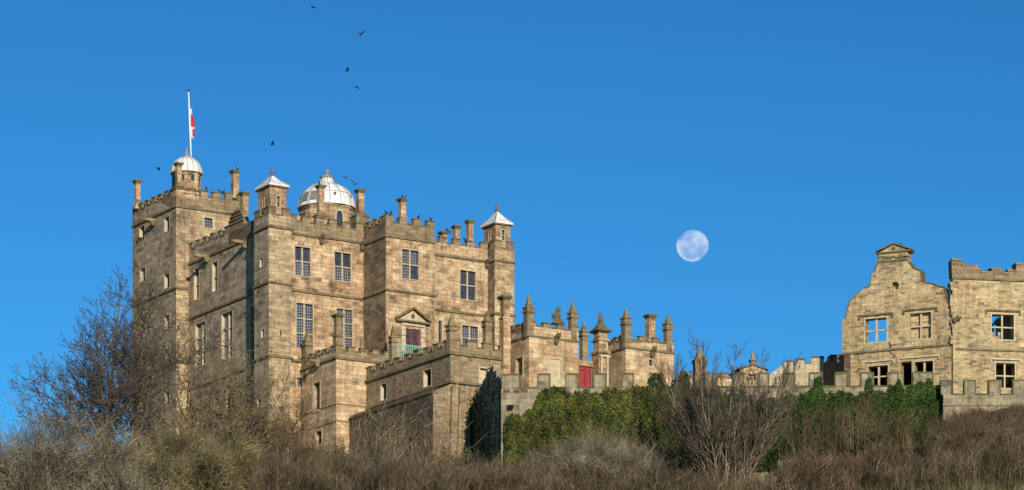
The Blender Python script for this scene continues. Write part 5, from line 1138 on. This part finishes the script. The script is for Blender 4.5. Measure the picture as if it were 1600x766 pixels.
# ------------------------------------------------------------------ scrub (nobody could count it)
def scrub(name, mat, n, seed, tops, yr, jit, lean, rad, side=3, hmax=4.5, label=None, bend=0.3):
    rs = np.random.RandomState(seed); px = rs.uniform(tops[0][0], tops[-1][0], n); Y = rs.uniform(yr[0], yr[1], n)
    tp = np.interp(px, [p[0] for p in tops], [p[1] for p in tops]); tp = tp+np.abs(rs.randn(n))*jit+5*np.sin(px*0.11)+6*np.sin(px*0.037+1)
    X = (px-800)/FOC*Y; zb = terr(X, Y)-0.1; zt = (HOR-tp)/FOC*Y; h = np.minimum(zt-zb, hmax*(0.5+0.5*rs.rand(n))); ok = h > 0.35
    X, Y, zb, h = X[ok], Y[ok], zb[ok], h[ok]; n = len(X); S_ = 5; f = np.linspace(0, 1, S_)
    la = rs.randn(n, 2)*lean; bd = rs.randn(n, 2)*bend*0.35
    P = np.zeros((n, S_, 3)); P[:, :, 0] = X[:, None]+h[:, None]*(la[:, :1]*f+bd[:, :1]*f**2)+rs.randn(n, S_)*0.03; P[:, :, 1] = Y[:, None]+h[:, None]*(la[:, 1:]*f+bd[:, 1:]*f**2); P[:, :, 2] = zb[:, None]+h[:, None]*f
    R_ = rad*(0.5+rs.rand(n))[:, None]*(1.1-0.8*f)[None, :]; v = Veg(); v.stems(P, R_, 3)
    for k in range(side):
        g_ = rs.uniform(0.3, 0.95, n); i0 = np.minimum((g_*(S_-1)).astype(int), S_-2); w_ = (g_*(S_-1)-i0)[:, None]; b0 = P[np.arange(n), i0]*(1-w_)+P[np.arange(n), i0+1]*w_
        d = rs.randn(n, 3)*0.6; d[:, 2] = 0.55+0.4*rs.rand(n); L_ = (h*(0.15+0.25*rs.rand(n)))[:, None]; b1 = b0+d*L_*0.5+rs.randn(n, 3)*0.03; b2 = b0+d*L_*np.array([0.9, 0.9, 1.15])
        v.stems(np.stack([b0, b1, b2], 1), (rad*np.array([0.55, 0.45, 0.25]))[None, :]*np.ones((n, 1)), 3)
    o = v.build(name, mat); o['kind'] = 'stuff'
    if label: o['label'] = label; o['category'] = 'scrub'
    return o
T1 = [(400, 700), (460, 690), (560, 685), (620, 668), (700, 690), (790, 722), (860, 724), (930, 716), (1000, 720), (1060, 734), (1150, 744), (1210, 736), (1260, 722), (1320, 710), (1400, 712), (1470, 712), (1510, 685), (1640, 680)]
scrub('brown_scrub', 'scrub_brown', 10500, 101, T1, (226, 249), 30, 0.13, 0.026, 4, 3.8, 'mass of reddish brown leafless scrub covering the slope below the walls')
T2 = [(830, 712), (880, 692), (930, 676), (990, 680), (1040, 706)]
scrub('grey_scrub', 'scrub_grey', 2200, 102, T2, (243, 249), 16, 0.12, 0.017, 5, 5, 'thicket of grey leafless stems in front of the ivy covered wall')
T3 = [(0, 745), (200, 742), (420, 730), (560, 728), (760, 738), (1100, 742), (1300, 735), (1600, 728)]
scrub('grass_scrub', 'scrub_olive', 7000, 103, T3, (218, 240), 12, 0.15, 0.018, 4, 2.0, 'olive brown rough grass and briars along the foot of the slope')
scrub('briar_stems', 'scrub_pale', 700, 110, [(p, y-2) for p, y in T1], (228, 247), 26, 0.22, 0.03, 4, 4.2, 'scattered pale briar stems standing among the brown scrub', bend=0.5)
scrub('dark_scrub', 'ivy_dark', 2500, 111, [(p, y+8) for p, y in T1], (226, 252), 24, 0.3, 0.03, 5, 2.6, 'dark green undergrowth showing between the brown scrub', bend=0.6)
T4 = [(1476, 645), (1500, 638), (1560, 636), (1640, 634)]
scrub('bracken', 'scrub_brown', 6500, 104, T4, (236, 249), 22, 0.5, 0.018, 5, 1.9, 'tangle of dead brown bracken under the low pale wall', bend=0.8)
T5 = [(1225, 640), (1290, 622), (1350, 618), (1410, 640), (1470, 660)]
scrub('saplings', 'scrub_brown', 240, 105, T5, (244, 248), 18, 0.03, 0.026, 3, 7, 'thin brown sapling stems rising in front of the right hand ivy')
T6 = [(545, 640), (600, 625), (680, 628), (720, 660)]
scrub('saplings', 'scrub_pale', 130, 106, T6, (253, 256.5), 22, 0.05, 0.03, 4, 7, 'pale thin sapling stems in front of the shaded terrace wall')
T7 = [(420, 640), (465, 625), (470, 660)]
scrub('saplings', 'scrub_brown', 120, 107, T7, (258, 262), 22, 0.08, 0.025, 4, 7, 'brown sapling stems between the keep turret and the small lodge')

# ------------------------------------------------------------------ ivy
def ivy(name, label, mat, n, seed, px0, px1, top, bot, fr, y0, size=0.15, thick=0.17, dens=None, yaxis=False):
    rs = np.random.RandomState(seed); v = Veg(); px = rs.uniform(px0, px1, n*2)
    tp = np.interp(px, [p[0] for p in top], [p[1] for p in top])+2.5*np.sin(px*0.15+seed)+2*np.sin(px*0.41)+rs.randn(len(px))*1.2; bt = np.interp(px, [p[0] for p in bot], [p[1] for p in bot])
    f = rs.rand(len(px)); py = tp+(bt-tp)*f+rs.randn(len(px))*1.5
    Xl = np.array([fr.X(p, y0) for p in px]); 
    clump = 0.55*np.sin(px*0.33+seed+2*np.sin(py*0.05+px*0.03))+0.5*np.sin(py*0.17+px*0.06+2*np.sin(px*0.09))+0.35*np.sin(px*0.83+py*0.31)
    keep_ = rs.rand(len(px)) < np.clip(0.85+0.2*clump, 0.5, 1); keep_ &= (f > 0.02)
    px, py, Xl, clump = px[keep_], py[keep_], Xl[keep_], clump[keep_]; n_ = len(px)
    dk = rs.rand(n_) < 0.42                                      # inner layer close to the wall, coloured darker as shade in the gaps
    yl = y0-0.05-np.where(dk, 0.10*rs.rand(n_), thick*(0.35+0.45*(clump+1)/2)*rs.rand(n_)**0.4)-(py-600)/120*0.2
    wx_ = fr.ox+Xl*fr.e1[0]+yl*fr.e2[0]; wy_ = fr.oy+Xl*fr.e1[1]+yl*fr.e2[1]; Yr = fr.oy+Xl*fr.e1[1]+y0*fr.e2[1]; wz_ = (HOR-py)/FOC*Yr
    c = np.stack([wx_, wy_, wz_], 1); nr = np.array([0.1, -0.55, 0.5])+rs.randn(n_, 3)*0.7
    keep2 = dk | (clump > -0.5+0.7*rs.randn(n_)); c, nr, dk = c[keep2], nr[keep2], dk[keep2]; n_ = len(c)
    v.leaves(c, nr, size*(0.6+0.9*rs.rand(n_)), 0.9, rs); loc = tuple(c.min(axis=0)); o = v.build(name, mat, loc=loc)
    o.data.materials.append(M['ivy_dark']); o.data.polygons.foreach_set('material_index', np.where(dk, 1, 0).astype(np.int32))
    return tag(o, label, 'ivy')
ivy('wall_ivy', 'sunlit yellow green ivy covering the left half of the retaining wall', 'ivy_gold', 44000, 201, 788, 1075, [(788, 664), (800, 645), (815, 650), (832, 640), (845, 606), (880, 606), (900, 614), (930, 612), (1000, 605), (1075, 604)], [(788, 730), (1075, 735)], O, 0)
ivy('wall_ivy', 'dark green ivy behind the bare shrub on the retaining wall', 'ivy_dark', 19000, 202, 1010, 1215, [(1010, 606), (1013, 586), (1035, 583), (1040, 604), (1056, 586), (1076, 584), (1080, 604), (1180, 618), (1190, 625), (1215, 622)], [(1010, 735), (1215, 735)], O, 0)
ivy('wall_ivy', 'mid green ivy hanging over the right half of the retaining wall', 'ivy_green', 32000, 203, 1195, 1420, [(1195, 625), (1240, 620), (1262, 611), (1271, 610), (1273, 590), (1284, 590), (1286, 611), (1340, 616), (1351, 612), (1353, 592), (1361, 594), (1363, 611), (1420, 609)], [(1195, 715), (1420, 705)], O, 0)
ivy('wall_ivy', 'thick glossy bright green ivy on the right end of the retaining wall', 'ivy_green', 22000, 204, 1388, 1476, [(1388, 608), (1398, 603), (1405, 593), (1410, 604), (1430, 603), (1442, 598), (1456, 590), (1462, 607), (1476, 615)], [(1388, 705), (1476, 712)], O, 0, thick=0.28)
# ivy on the shaded return wall
rs = np.random.RandomState(9); n = 8000; yl = rs.uniform(0.8, 13.3, n); tpz = np.array([Rt.Z(t_, 0, 0.9+1.33*i) for i, t_ in enumerate(tops)]); zt = np.interp(yl, np.arange(len(tops))*1.33+1.6, tpz)
zz = zt-rs.rand(n)**1.3*(zt-2.5)+rs.randn(n)*0.12; xl = -0.03-rs.rand(n)*0.22; ok = rs.rand(n) < np.clip(0.3+0.8*np.sin(yl*1.3+zz*0.5)*np.sin(zz*0.9+yl), 0.04, 1)
wxx = Rt.ox+xl*Rt.e1[0]+yl*Rt.e2[0]; wyy = Rt.oy+xl*Rt.e1[1]+yl*Rt.e2[1]; c = np.stack([wxx, wyy, zz+Rt.zb], 1)[ok]; v = Veg(); v.leaves(c, np.array([-0.7, -0.5, 0.4])+rs.randn(len(c), 3)*0.4, 0.18*(0.6+0.8*rs.rand(len(c))), 0.9, rs)
tag(v.build('wall_ivy', 'ivy_dark', loc=tuple(c.min(axis=0))), 'dark shaded ivy climbing the stepped end wall beside the terrace', 'ivy')
